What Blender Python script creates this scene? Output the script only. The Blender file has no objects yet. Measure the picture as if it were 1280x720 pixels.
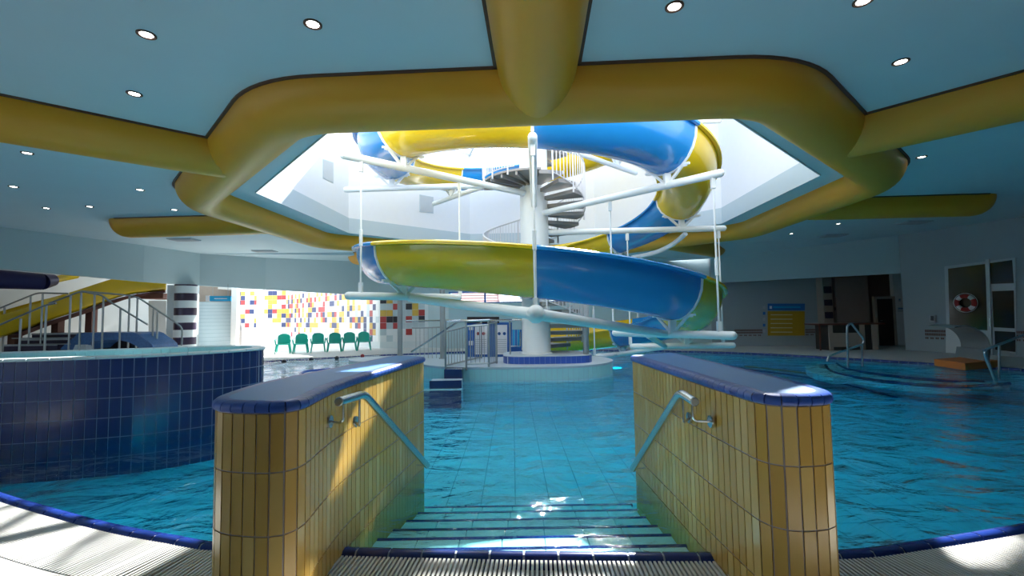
import bpy, bmesh, math, random
from mathutils import Vector, Matrix
from mathutils.geometry import tessellate_polygon
random.seed(7)
SC = bpy.context.scene
COL = SC.collection
R = math.radians
# ------------------------------------------------------------------ camera
FPX, EYE, PITCH, ROLL = 569.0, 1.5, R(3.32), R(0.9)
FW = Vector((0, math.cos(PITCH), math.sin(PITCH)))
_r = Vector((1, 0, 0)); _u = Vector((0, -math.sin(PITCH), math.cos(PITCH)))
RT = math.cos(ROLL) * _r - math.sin(ROLL) * _u
UP = math.sin(ROLL) * _r + math.cos(ROLL) * _u
CAM = Vector((0, 0, EYE))
cam = bpy.data.cameras.new('camera'); cam.sensor_width = 36; cam.lens = FPX / 1280 * 36
cam.clip_start = 0.05; cam.clip_end = 500
co = bpy.data.objects.new('camera', cam); COL.objects.link(co)
co.matrix_world = Matrix(((RT.x, UP.x, -FW.x, 0), (RT.y, UP.y, -FW.y, 0), (RT.z, UP.z, -FW.z, EYE), (0, 0, 0, 1)))
SC.camera = co
# ------------------------------------------------------------------ sky, sun, exposure
W = bpy.data.worlds.new('sky'); SC.world = W; W.use_nodes = True
bg = W.node_tree.nodes['Background']
bg.inputs[0].default_value = (0.80, 0.90, 1.0, 1); bg.inputs[1].default_value = 3.3
SUN_TO = Vector((0.385, 1.37, 1.0)).normalized()
sl = bpy.data.lights.new('sun', 'SUN'); sl.energy = 26; sl.angle = R(0.6); sl.color = (1, 0.95, 0.86)
so = bpy.data.objects.new('sun', sl); COL.objects.link(so)
so.rotation_euler = (-SUN_TO).to_track_quat('-Z', 'Y').to_euler()
so.location = (10, 20, 20)
vs = SC.view_settings
SC.display_settings.display_device = 'sRGB'
vs.view_transform = 'Standard'; vs.look = 'None'; vs.gamma = 1; vs.use_curve_mapping = False
vs.exposure = 0.0
SC.cycles.max_bounces = 10; SC.cycles.diffuse_bounces = 5; SC.cycles.transparent_max_bounces = 12
SC.cycles.sample_clamp_indirect = 8

# ------------------------------------------------------------------ pixel helpers (1280x720)
def ray(x, y): return FW + (x - 640) / FPX * RT + (360 - y) / FPX * UP
def G(x, y, z=0.0):
    d = ray(x, y); return CAM + d * ((z - EYE) / d.z)
def PY(x, y, Y):
    d = ray(x, y); return CAM + d * (Y / d.y)
def PL(x, y, p, n):
    d = ray(x, y); p = Vector(p); n = Vector(n)
    return CAM + d * ((p - CAM).dot(n) / d.dot(n))

# ------------------------------------------------------------------ materials
def lin(c): return tuple(((v / 12.92) if v <= .04045 else ((v + .055) / 1.055) ** 2.4) for v in c)
MATS = {}
def mat(name, c, rough=.5, metal=0.0, var=.06, scale=6.0, bump=0.0, spec=.5, coat=0.0):
    m = bpy.data.materials.new(name); m.use_nodes = True
    nt = m.node_tree; b = nt.nodes['Principled BSDF']
    b.inputs['Roughness'].default_value = rough; b.inputs['Metallic'].default_value = metal
    b.inputs['Specular IOR Level'].default_value = spec
    if coat: b.inputs['Coat Weight'].default_value = coat
    tc = nt.nodes.new('ShaderNodeTexCoord'); nz = nt.nodes.new('ShaderNodeTexNoise')
    nz.inputs['Scale'].default_value = scale; nz.inputs['Detail'].default_value = 3
    nt.links.new(tc.outputs['Object'], nz.inputs['Vector'])
    mx = nt.nodes.new('ShaderNodeMix'); mx.data_type = 'RGBA'
    mx.inputs[6].default_value = tuple(v * (1 - var) for v in c) + (1,)
    mx.inputs[7].default_value = tuple(min(1, v * (1 + var)) for v in c) + (1,)
    nt.links.new(nz.outputs['Fac'], mx.inputs[0]); nt.links.new(mx.outputs[2], b.inputs['Base Color'])
    if bump:
        bp = nt.nodes.new('ShaderNodeBump'); bp.inputs['Strength'].default_value = bump; bp.inputs['Distance'].default_value = .02
        nt.links.new(nz.outputs['Fac'], bp.inputs['Height']); nt.links.new(bp.outputs['Normal'], b.inputs['Normal'])
    MATS[name] = m; return m
def emit(name, c, s):
    m = bpy.data.materials.new(name); m.use_nodes = True; nt = m.node_tree
    b = nt.nodes['Principled BSDF']; b.inputs['Base Color'].default_value = c + (1,)
    b.inputs['Emission Color'].default_value = c + (1,); b.inputs['Emission Strength'].default_value = s
    MATS[name] = m; return m
def schlick(nt):                          # two-sided Fresnel reflectance, .02 + .98 (1 - cos)^5
    lw = nt.nodes.new('ShaderNodeLayerWeight'); p = nt.nodes.new('ShaderNodeMath'); p.operation = 'POWER'; p.inputs[1].default_value = 5
    m = nt.nodes.new('ShaderNodeMath'); m.operation = 'MULTIPLY_ADD'; m.inputs[1].default_value = .98; m.inputs[2].default_value = .02
    nt.links.new(lw.outputs['Facing'], p.inputs[0]); nt.links.new(p.outputs[0], m.inputs[0])
    return {'lw': lw, 'out': m.outputs[0]}
def glassy(name, tint, ior=1.45, rough=.02, opac=0.0, dark=(.02, .02, .02)):
    m = bpy.data.materials.new(name); m.use_nodes = True; nt = m.node_tree; nt.nodes.clear()
    o = nt.nodes.new('ShaderNodeOutputMaterial'); fr = schlick(nt)
    tr = nt.nodes.new('ShaderNodeBsdfTransparent'); tr.inputs[0].default_value = tint + (1,)
    gl = nt.nodes.new('ShaderNodeBsdfGlossy'); gl.inputs['Roughness'].default_value = rough
    mx = nt.nodes.new('ShaderNodeMixShader')
    nt.links.new(fr['out'], mx.inputs[0]); nt.links.new(tr.outputs[0], mx.inputs[1]); nt.links.new(gl.outputs[0], mx.inputs[2])
    nt.links.new(mx.outputs[0], o.inputs[0]); MATS[name] = m; return m
mat('ceiling_paint', (.56, .70, .77), .6, var=.03, scale=1.5)
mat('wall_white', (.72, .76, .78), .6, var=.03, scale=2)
mat('fascia_paint', (.50, .62, .66), .45, var=.04, scale=1.2)
mat('well_white', (.70, .71, .75), .6, var=.02)
mat('band_grey', (.44, .52, .57), .6, var=.02)
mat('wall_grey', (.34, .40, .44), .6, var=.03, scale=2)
mat('vent_grey', (.45, .48, .52), .5)
mat('duct_yellow', (.74, .34, .018), .42, var=.05, scale=1.2)
mat('seam_dark', (.10, .05, .035), .6)
mat('seam_light', (.55, .50, .45), .5)
mat('slide_yellow', (.70, .49, .015), .22, var=.05, scale=1.0, coat=.3)
mat('slide_blue', (.016, .23, .60), .22, var=.05, scale=1.0, coat=.3)
mat('steel_white', (.80, .84, .86), .35, var=.02)
mat('rail_grey', (.58, .58, .61), .4, var=.02)
mat('steel', (.55, .58, .60), .25, metal=1.0, var=.04)
mat('steel_dull', (.40, .43, .44), .42, metal=.8, var=.06)
mat('tread_grey', (.27, .26, .26), .55, var=.1)
mat('tile_yellow', (.60, .37, .085), .25, var=.10, scale=3)
mat('tile_yellow_pale', (.68, .46, .14), .25, var=.10, scale=3)
mat('tile_cap', (.035, .10, .44), .35, var=.10, scale=3)
mat('tile_cap_top', (.07, .25, .60), .45, var=.06, scale=3)
mat('grout_grey', (.50, .44, .48), .8)
mat('grout_tub', (.24, .28, .42), .8)
mat('grout_light', (.45, .50, .62), .8)
mat('tile_navy', (.016, .032, .14), .22, var=.12, scale=4)
mat('tile_navy_dark', (.014, .034, .18), .22, var=.12, scale=4)
mat('coping_navy', (.012, .035, .22), .2, var=.15, scale=5)
mat('rim_tile', (.66, .75, .79), .35, var=.04)
mat('tile_aqua', (.42, .72, .76), .3, var=.06)
mat('pool_tile', (.66, .88, .95), .4, var=.05, scale=2)
mat('pool_grout', (.22, .48, .56), .8)
mat('step_tile', (.84, .92, .93), .35, var=.04)
mat('deck_tile', (.62, .61, .60), .5, var=.05, scale=3)
mat('deck_grout', (.45, .44, .43), .8)
mat('grate_white', (.66, .66, .66), .45, var=.04)
mat('channel_dark', (.06, .065, .07), .8)
mat('deck_island', (.50, .58, .66), .5, var=.05)
mat('mosaic_white', (.80, .81, .82), .3, var=.03)
mat('mosaic_grey', (.52, .60, .64), .3)
mat('mosaic_navy', (.03, .05, .16), .3)
mat('mosaic_yellow', (.68, .42, .07), .3)
mat('mosaic_red', (.46, .05, .05), .3)
mat('mosaic_black', (.025, .02, .03), .3)
mat('chair_green', (.012, .46, .37), .35)
mat('band_purple', (.035, .025, .06), .3)
mat('sign_blue', (.01, .38, .72), .4)
mat('board_blue', (.02, .12, .42), .4)
mat('board_yellow', (.52, .32, .02), .4)
mat('board_white', (.80, .82, .86), .4)
mat('print_blue', (.03, .16, .50), .5)
mat('print_red', (.60, .10, .10), .5)
mat('print_pale', (.70, .66, .45), .5)
mat('brown_wood', (.14, .05, .035), .5, var=.15)
mat('counter_beige', (.40, .33, .28), .5)
mat('niche_pink', (.36, .27, .24), .6)
mat('dark_door', (.03, .03, .03), .4)
mat('frame_white', (.52, .57, .60), .4)
mat('pane_dark', (.022, .02, .014), .08)
mat('orange_base', (.55, .16, .02), .5)
mat('red_paint', (.40, .02, .02), .4)
mat('white_paint', (.80, .80, .80), .4)
mat('tube_navy', (.02, .02, .10), .3)
mat('arch_blue', (.06, .17, .42), .4, var=.35, scale=14)
mat('roof_pink', (.30, .17, .165), .7, var=.06)
mat('outside_wall', (.75, .74, .72), .7)
mat('ground', (.30, .32, .26), .9)
emit('lamp_glow', (1.0, .97, .92), 14)
glassy('glass', (.94, .97, .98))
def water_mat():
    m = bpy.data.materials.new('water'); m.use_nodes = True; nt = m.node_tree; nt.nodes.clear()
    o = nt.nodes.new('ShaderNodeOutputMaterial'); fr = schlick(nt)
    tr = nt.nodes.new('ShaderNodeBsdfTransparent'); tr.inputs[0].default_value = (.96, .99, 1, 1)
    gl = nt.nodes.new('ShaderNodeBsdfGlossy'); gl.inputs['Roughness'].default_value = .03
    mx = nt.nodes.new('ShaderNodeMixShader')
    tc = nt.nodes.new('ShaderNodeTexCoord'); mp = nt.nodes.new('ShaderNodeMapping'); mp.inputs['Scale'].default_value = (1.0, 1.5, 1)
    n1 = nt.nodes.new('ShaderNodeTexNoise'); n1.inputs['Scale'].default_value = 1.7; n1.inputs['Detail'].default_value = 4; n1.inputs['Distortion'].default_value = .6
    bp = nt.nodes.new('ShaderNodeBump'); bp.inputs['Strength'].default_value = 1.0; bp.inputs['Distance'].default_value = .16
    nt.links.new(tc.outputs['Object'], mp.inputs[0]); nt.links.new(mp.outputs[0], n1.inputs['Vector'])
    nt.links.new(n1.outputs['Fac'], bp.inputs['Height'])
    nt.links.new(bp.outputs[0], fr['lw'].inputs['Normal']); nt.links.new(bp.outputs[0], gl.inputs['Normal'])
    nt.links.new(fr['out'], mx.inputs[0]); nt.links.new(tr.outputs[0], mx.inputs[1]); nt.links.new(gl.outputs[0], mx.inputs[2])
    nt.links.new(mx.outputs[0], o.inputs['Surface'])
    va = nt.nodes.new('ShaderNodeVolumeAbsorption'); va.inputs['Color'].default_value = (.05, .895, .98, 1); va.inputs['Density'].default_value = 1.6
    nt.links.new(va.outputs[0], o.inputs['Volume']); MATS['water'] = m
water_mat()

# ------------------------------------------------------------------ object helpers
def worldloc(o):
    v = Vector((0, 0, 0))
    while o is not None: v += o.location; o = o.parent
    return v
def tag(o, label=None, cat=None, group=None, kind=None):
    if label: o['label'] = label
    if cat: o['category'] = cat
    if group: o['group'] = group
    if kind: o['kind'] = kind
    return o
def thing(name, label, cat, loc=(0, 0, 0), group=None):
    o = bpy.data.objects.new(name, None); COL.objects.link(o); o.location = loc
    o.empty_display_size = .1
    return tag(o, label, cat, group)
class MB:
    def __init__(s): s.v = []; s.f = []
    def quad(s, a, b, c, d):
        n = len(s.v); s.v += [Vector(a), Vector(b), Vector(c), Vector(d)]; s.f.append((n, n + 1, n + 2, n + 3)); return s
    def hexa(s, p):                      # 8 points: bottom 4 ccw, top 4
        n = len(s.v); s.v += [Vector(q) for q in p]
        s.f += [tuple(n + i for i in q) for q in ((3, 2, 1, 0), (4, 5, 6, 7), (0, 1, 5, 4), (1, 2, 6, 5), (2, 3, 7, 6), (3, 0, 4, 7))]; return s
    def box(s, x0, x1, y0, y1, z0, z1):
        return s.hexa([(x0, y0, z0), (x1, y0, z0), (x1, y1, z0), (x0, y1, z0), (x0, y0, z1), (x1, y0, z1), (x1, y1, z1), (x0, y1, z1)])
    def slab(s, q, n, t0, t1):           # planar quad extruded along n
        n = Vector(n).normalized(); q = [Vector(p) for p in q]
        return s.hexa([p + n * t0 for p in q] + [p + n * t1 for p in q])
    def bar(s, a, b, w, h, upv=(0, 0, 1)):
        a = Vector(a); b = Vector(b); d = (b - a).normalized(); u = Vector(upv)
        x = d.cross(u); x = x.normalized() if x.length > 1e-5 else Vector((1, 0, 0)); y = x.cross(d).normalized()
        o = [(-w / 2, -h / 2), (w / 2, -h / 2), (w / 2, h / 2), (-w / 2, h / 2)]
        return s.hexa([a + x * i + y * j for i, j in o] + [b + x * i + y * j for i, j in o])
    def loft(s, rings, closed_ring=True, cap=True, closed_path=False):
        n = len(s.v); k = len(rings[0])
        for r in rings: s.v += [Vector(p) for p in r]
        m = len(rings)
        for i in range(m if closed_path else m - 1):
            i2 = (i + 1) % m
            for j in range(k if closed_ring else k - 1):
                j2 = (j + 1) % k
                s.f.append((n + i * k + j, n + i * k + j2, n + i2 * k + j2, n + i2 * k + j))
        if cap and closed_ring and not closed_path:
            s.f.append(tuple(n + j for j in reversed(range(k)))); s.f.append(tuple(n + (m - 1) * k + j for j in range(k)))
        return s
    def tube(s, pts, r, n=10, r2=None, cap=True, closed=False):
        pts = [Vector(p) for p in pts]; m = len(pts); rings = []
        t0 = (pts[1] - pts[0]).normalized(); u = t0.orthogonal().normalized()
        for i, p in enumerate(pts):
            if closed: t = (pts[(i + 1) % m] - pts[i - 1]).normalized()
            else: t = (pts[min(i + 1, m - 1)] - pts[max(i - 1, 0)]).normalized()
            u = (u - t * u.dot(t)).normalized(); w = t.cross(u)
            rr = r if r2 is None else r + (r2 - r) * i / (m - 1)
            if 0 < i < m - 1 or closed:
                c = (pts[(i + 1) % m] - p).normalized().dot((p - pts[i - 1]).normalized()); rr = rr / max(.75, math.sqrt(max(.0, (1 + c) / 2)))
            rings.append([p + (u * math.cos(2 * math.pi * j / n) + w * math.sin(2 * math.pi * j / n)) * rr for j in range(n)])
        return s.loft(rings, True, cap, closed)
    def rtube(s, a, b, r, n=12):          # tube with domed ends
        a = Vector(a); b = Vector(b); d = (b - a).normalized(); u = d.orthogonal().normalized(); w = d.cross(u); rings = []
        for c, sg in ((a, -1), (b, 1)):
            seq = [(1, 0), (.92, .4), (.7, .72), (.35, .93), (.06, 1.0)]
            if sg < 0: seq = seq[::-1]
            for rr, dd in seq:
                rings.append([c + d * sg * dd * r + (u * math.cos(2 * math.pi * j / n) + w * math.sin(2 * math.pi * j / n)) * rr * r for j in range(n)])
        return s.loft(rings)
    def lathe(s, c, prof, n=24, axis=(0, 0, 1)):
        c = Vector(c); ax = Vector(axis).normalized(); u = ax.orthogonal().normalized(); w = ax.cross(u)
        return s.loft([[c + ax * h + (u * math.cos(2 * math.pi * j / n) + w * math.sin(2 * math.pi * j / n)) * r for j in range(n)] for r, h in prof])
    def ball(s, c, r, n=12):
        return s.lathe(c, [(max(.02, math.sin(a)) * r, -math.cos(a) * r) for a in [math.pi * i / 8 for i in range(9)]], n)
    def prism(s, poly, z0, z1):
        poly = [Vector((p[0], p[1], 0)) for p in poly]
        return s.loft([[Vector((p.x, p.y, z0)) for p in poly], [Vector((p.x, p.y, z1)) for p in poly]])
    def holed(s, outer, holes, zf):      # flat polygon with holes, z from zf(x, y)
        loops = [[Vector((p[0], p[1], 0)) for p in outer]] + [[Vector((p[0], p[1], 0)) for p in h] for h in holes]
        tris = tessellate_polygon(loops); n = len(s.v)
        allp = [p for l in loops for p in l]
        s.v += [Vector((p.x, p.y, zf(p.x, p.y))) for p in allp]
        for t in tris:
            a, b, c = [allp[i] for i in t]
            if (b - a).cross(c - a).z < 0: t = (t[0], t[2], t[1])
            s.f.append(tuple(n + i for i in t))
        return s
    def build(s, name, m, parent=None, smooth=False, kind=None, label=None, cat=None, group=None, ang=35):
        base = worldloc(parent) if parent else Vector((0, 0, 0))
        me = bpy.data.meshes.new(name); me.from_pydata([tuple(p - base) for p in s.v], [], s.f)
        bm = bmesh.new(); bm.from_mesh(me); bmesh.ops.recalc_face_normals(bm, faces=bm.faces); bm.to_mesh(me); bm.free()
        me.materials.append(MATS[m])
        if smooth: me.polygons.foreach_set('use_smooth', [True] * len(me.polygons)); me.set_sharp_from_angle(angle=R(ang))
        o = bpy.data.objects.new(name, me); COL.objects.link(o); o.parent = parent
        return tag(o, label, cat, group, kind)
def center(s_obj):
    """move a top-level mesh's origin to the middle of its base"""
    me = s_obj.data; xs = [v.co for v in me.vertices]
    c = Vector(((min(v.x for v in xs) + max(v.x for v in xs)) / 2, (min(v.y for v in xs) + max(v.y for v in xs)) / 2, min(v.z for v in xs)))
    me.transform(Matrix.Translation(-c)); s_obj.location = c; return s_obj
def catmull(pts, n, closed=True):
    pts = [Vector((p[0], p[1], p[2] if len(p) > 2 else 0)) for p in pts]; m = len(pts); dense = []
    segs = m if closed else m - 1
    for i in range(segs):
        p0, p1, p2, p3 = (pts[(i - 1) % m], pts[i], pts[(i + 1) % m], pts[(i + 2) % m]) if closed else (pts[max(i - 1, 0)], pts[i], pts[i + 1], pts[min(i + 2, m - 1)])
        for k in range(16):
            t = k / 16
            dense.append(.5 * ((2 * p1) + (-p0 + p2) * t + (2 * p0 - 5 * p1 + 4 * p2 - p3) * t * t + (-p0 + 3 * p1 - 3 * p2 + p3) * t ** 3))
    if not closed: dense.append(pts[-1])
    return resample(dense, n, closed)
def resample(pts, n, closed=True):
    P = pts + ([pts[0]] if closed else []); L = [0]
    for a, b in zip(P, P[1:]): L.append(L[-1] + (b - a).length)
    out = []; j = 0
    for i in range(n):
        d = L[-1] * i / (n if closed else n - 1)
        while j < len(L) - 2 and L[j + 1] < d: j += 1
        t = (d - L[j]) / max(1e-9, L[j + 1] - L[j]); out.append(P[j].lerp(P[j + 1], min(1, t)))
    return out
def length(pts, closed=True):
    P = pts + ([pts[0]] if closed else []); return sum((b - a).length for a, b in zip(P, P[1:]))
def area2(pts): return sum(a.x * b.y - b.x * a.y for a, b in zip(pts, pts[1:] + pts[:1])) / 2
def offset(pts, d):                       # outward for d > 0
    if area2(pts) < 0: pts = pts[::-1]
    out = []; n = len(pts)
    for i in range(n):
        t = (pts[(i + 1) % n] - pts[i - 1]).normalized(); out.append(pts[i] + Vector((t.y, -t.x, 0)) * d)
    return out
def inside(p, poly):
    c = False; n = len(poly)
    for i in range(n):
        a, b = poly[i], poly[i - 1]
        if (a.y > p[1]) != (b.y > p[1]) and p[0] < (b.x - a.x) * (p[1] - a.y) / (b.y - a.y) + a.x: c = not c
    return c
def fillet(pts, r, n=5):
    pts = [Vector(p) for p in pts]; out = [pts[0]]
    for a, b, c in zip(pts, pts[1:], pts[2:]):
        d = min(r, (a - b).length * .45, (c - b).length * .45); p = b + (a - b).normalized() * d; q = b + (c - b).normalized() * d
        out += [p.lerp(b, t).lerp(b.lerp(q, t), t) for t in [i / n for i in range(n + 1)]]
    return out + [pts[-1]]

# ================================================================== LARGE STRUCTURE
ZC = 4.15                                  # ceiling
OC = Vector((.5, 11.5, 0)); OROT = R(3.0); AP = 5.75
def ow(x, y, z=0):                         # octagon frame -> world
    return Vector((OC.x + x * math.cos(OROT) + y * math.sin(OROT), OC.y - x * math.sin(OROT) + y * math.cos(OROT), z))
def octa(ap, z=0):
    h = ap * math.tan(math.pi / 8)
    return [ow(x, y, z) for x, y in ((-h, -ap), (h, -ap), (ap, -h), (ap, h), (h, ap), (-h, ap), (-ap, h), (-ap, -h))]
# pool outline
pool = catmull([(.05, 2.95), (1.83, 2.9), (2.56, 3.0), (3.48, 3.21), (5, 3.6), (7.4, 4.4), (10, 5.5), (11.8, 7.1), (12.4, 9), (12.14, 10.92), (11.29, 12.27), (10.37, 13.72), (7.99, 16.44),
                (4.5, 18.2), (1, 18.8), (-2, 18.7), (-4.72, 17.88), (-7.08, 16.81), (-8.65, 15.91), (-10, 14), (-10.4, 11), (-10.6, 8), (-9.6, 6.3), (-7.5, 5.35), (-5.6, 4.6), (-4.5, 4.07), (-3.59, 3.68), (-2.88, 3.4), (-2.31, 3.22), (-1.84, 3.11)], 440)
cop_out = offset(pool, .07); grate_out = offset(pool, .52)
# deck
b = MB().holed([(-24, -5), (24, -5), (24, 32), (-24, 32)], [[(p.x, p.y) for p in grate_out]], lambda x, y: 0)
floor = b.build('floor', 'deck_tile', kind='structure')
b = MB()
for i in range(440):
    j = (i + 1) % 440
    b.quad(cop_out[i] + Vector((0, 0, -.14)), cop_out[j] + Vector((0, 0, -.14)), grate_out[j] + Vector((0, 0, -.14)), grate_out[i] + Vector((0, 0, -.14)))
    b.quad(grate_out[i] + Vector((0, 0, -.14)), grate_out[j] + Vector((0, 0, -.14)), grate_out[j], grate_out[i])
b.build('gutter_channel', 'channel_dark', floor)
b = MB()                                    # grating slats, thousands of them
per = length(pool); ns = int(per / .027)
pi_, go_ = resample(cop_out, ns), None
for i in range(ns):
    p = pi_[i]; t = (pi_[(i + 1) % ns] - pi_[i - 1]).normalized(); n = Vector((t.y, -t.x, 0))
    a = p + n * .005; c = p + n * .44
    b.hexa([a - t * .0075 + Vector((0, 0, -.03)), c - t * .0075 + Vector((0, 0, -.03)), c + t * .0075 + Vector((0, 0, -.03)), a + t * .0075 + Vector((0, 0, -.03)),
            a - t * .0075, c - t * .0075, c + t * .0075, a + t * .0075])
b.build('grating_slats', 'grate_white', floor, kind='stuff')
# deck tiles beyond the grating at the front: proud tiles with recessed joints
b = MB(); parts = []
for ix in range(-16, 18):
    for iy in range(-4, 8):
        x0 = ix * .5 + .006; y0 = iy * .5 + .006; cx, cy = x0 + .244, y0 + .244
        cs = [(x0, y0), (x0 + .488, y0), (x0 + .488, y0 + .488), (x0, y0 + .488)]
        if cy > 6 or any(inside(q, grate_out) for q in cs): continue
        parts.append((x0, y0))
parts.sort(key=lambda q: abs(q[0]) + abs(q[1] - 2)); me = None
for i, (x0, y0) in enumerate(parts):
    if i >= 280: b.box(x0, x0 + .488, y0, y0 + .488, -.002, .004); continue
    if me is None: o = MB().box(0, .488, 0, .488, -.002, .004).build('deck_tile', 'deck_tile', floor); me = o.data
    else: o = bpy.data.objects.new('deck_tile', me); COL.objects.link(o); o.parent = floor
    o.location = (x0, y0, 0)
if b.f: b.build('deck_tiles_beyond', 'deck_tile', floor, kind='stuff')
# coping tiles
trim = bpy.data.objects.new('trim_1', None); COL.objects.link(trim); tag(trim, kind='structure')
nt_ = 292; cp = resample(pool, nt_ * 4)
def cop_ring(p, t):
    n = Vector((t.y, -t.x, 0))
    return [p + n * dx + Vector((0, 0, dz)) for dx, dz in ((-.03, -.05), (-.028, -.01), (-.012, .012), (.02, .02), (.055, .012), (.075, -.02), (.075, -.06))]
for i in range(nt_):
    rings = []
    for k in (0.12, 1.3, 2.6, 3.88):
        f = i * 4 + k; a = int(f); q = cp[a % (nt_ * 4)].lerp(cp[(a + 1) % (nt_ * 4)], f - a)
        t = (cp[(a + 1) % (nt_ * 4)] - cp[a % (nt_ * 4)]).normalized(); rings.append(cop_ring(q, t))
    MB().loft(rings).build('coping_tile', 'coping_navy', trim, smooth=True, ang=60)
rings = []
for i in range(nt_ * 2):
    p = cp[i * 2]; t = (cp[(i * 2 + 1) % (nt_ * 4)] - cp[i * 2 - 1]).normalized(); n = Vector((t.y, -t.x, 0))
    rings.append([p + n * dx + Vector((0, 0, dz)) for dx, dz in ((-.024, -.06), (-.02, -.01), (0, .008), (.04, .012), (.07, -.02), (.07, -.14), (-.02, -.14))])
MB().loft(rings, closed_path=True).build('coping_joint', 'grout_light', trim)
# basin
ZB = -.47
basin = bpy.data.objects.new('pool_basin', None); COL.objects.link(basin); tag(basin, kind='structure')
b = MB(); pp = offset(pool, -.005)
b.loft([[Vector((p.x, p.y, z)) for p in pp] for z in (-.02, ZB - .01)], cap=False)
b.holed(offset(pool, .02), [], lambda x, y: ZB - .012)
b.build('basin_shell', 'pool_grout', basin)
cells = []
for ix in range(-30, 37):
    for iy in range(7, 54):
        x0, y0 = ix * .36, iy * .36
        if all(inside((x0 + dx, y0 + dy), pool) for dx in (0, .36) for dy in (0, .36)):
            cells.append((x0, y0))
cells.sort(key=lambda c: (c[1] + abs(c[0]) * .3))
rest = MB(); me = None
for i, (x0, y0) in enumerate(cells):
    if i < 280:
        if me is None:
            o = MB().box(.006, .354, .006, .354, ZB - .01, ZB).build('floor_tile', 'pool_tile', basin); me = o.data
        else:
            o = bpy.data.objects.new('floor_tile', me); COL.objects.link(o); o.parent = basin
        o.location = (x0, y0, 0)
    else: rest.box(x0 + .006, x0 + .354, y0 + .006, y0 + .354, ZB - .01, ZB)
rest.build('floor_tiles_beyond', 'pool_tile', basin, kind='stuff')
b = MB(); q = resample(offset(pool, -.01), 440); q2 = offset(pool, .005)   # wall tiles of basin, joined
wt = resample(offset(pool, -.012), 220)
for i in range(220):
    a, c = wt[i], wt[(i + 1) % 220]; d = (c - a).normalized(); n = Vector((d.y, -d.x, 0))
    for z0, z1 in ((-.25, -.05), (ZB, -.26)):
        b.hexa([a + d * .004 + Vector((0, 0, z0)), c - d * .004 + Vector((0, 0, z0)), c - d * .004 + n * .012 + Vector((0, 0, z0)), a + d * .004 + n * .012 + Vector((0, 0, z0)),
                a + d * .004 + Vector((0, 0, z1)), c - d * .004 + Vector((0, 0, z1)), c - d * .004 + n * .012 + Vector((0, 0, z1)), a + d * .004 + n * .012 + Vector((0, 0, z1))])
b.build('basin_wall_tiles', 'pool_tile', basin, kind='stuff')
# underwater dark step lines on the right, dark bands on the floor
def arcpts(px): return catmull([tuple(G(x, y, -.12)) for x, y in px], 24, False)
for nm, zt, px in (('underwater_step', -.12, [(1032, 457), (1040, 465), (1075, 473), (1140, 481), (1200, 484), (1262, 480)]), ('underwater_step', -.12, [(1046, 455), (1060, 462), (1110, 470), (1170, 476), (1230, 478)])):
    c = arcpts(px); bb = MB(); sol = MB()
    bb.tube([p + Vector((0, 0, .01)) for p in c], .035, 6); nos = bb
    st = bpy.data.objects.new('underwater_step', None); COL.objects.link(st); tag(st, kind='structure')
    for p, r_ in zip(c, c[1:]):
        d = (r_ - p).normalized(); n = Vector((-d.y, d.x, 0)); n = n if n.y > 0 else -n
        sol.hexa([p + Vector((0, 0, -.15)), r_ + Vector((0, 0, -.15)), r_ + n * .5 + Vector((0, 0, -.15)), p + n * .5 + Vector((0, 0, -.15)), p, r_, r_ + n * .5, p + n * .5])
    sol.build('step_slab', 'pool_tile', st); nos.build('step_nosing', 'coping_navy', st)
for px, m, w in (([(930, 458), (1000, 466), (1070, 476), (1130, 488)], 'mosaic_yellow', .22), ([(925, 461), (995, 470), (1060, 482), (1110, 495)], 'coping_navy', .26), ([(900, 452), (980, 456), (1080, 463), (1160, 470)], 'coping_navy', .22)):
    c = catmull([tuple(G(x, y, ZB)) for x, y in px], 30, False); bb = MB()
    bb.loft([[p + Vector((0, -w, 0)), p + Vector((0, w, 0)), p + Vector((0, w, .03)), p + Vector((0, -w, .03))] for p in [Vector((q.x, q.y, ZB)) for q in c]])
    bb.build('floor_band', m, basin)
# water (closed volume)
o = MB().prism([(p.x, p.y) for p in offset(pool, .012)], ZB - .02, -.006).build('pool_water', 'water'); tag(o, kind='structure')

# ceiling with octagonal opening; its outer edge dips towards the back
per_c = [(-17, -5, ZC), (17.5, -5, ZC), (16.6, 10, ZC), (15.3, 13.4, ZC), (14.2, 16.4, ZC), (8.5, 19.4, 3.75), (4, 20.8, 3.7), (-.73, 21, 3.74), (-6.0, 20.5, 3.95), (-10.6, 19.5, 4.1), (-12.6, 18.3, ZC), (-13, 16, ZC), (-14.2, 12.5, ZC), (-15.5, 6, ZC)]
zmap = {(round(x, 3), round(y, 3)): z for x, y, z in per_c}
ring2 = octa(8.6)
b = MB()
hole = [(p.x, p.y) for p in octa(AP)]
mid = [(p.x, p.y) for p in octa(7.2)]
b.holed(mid, [hole], lambda x, y: ZC)
b.holed([(x, y) for x, y, z in per_c], [mid], lambda x, y: zmap.get((round(x, 3), round(y, 3)), ZC))
ceil = b.build('ceiling', 'ceiling_paint', kind='structure')
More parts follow.
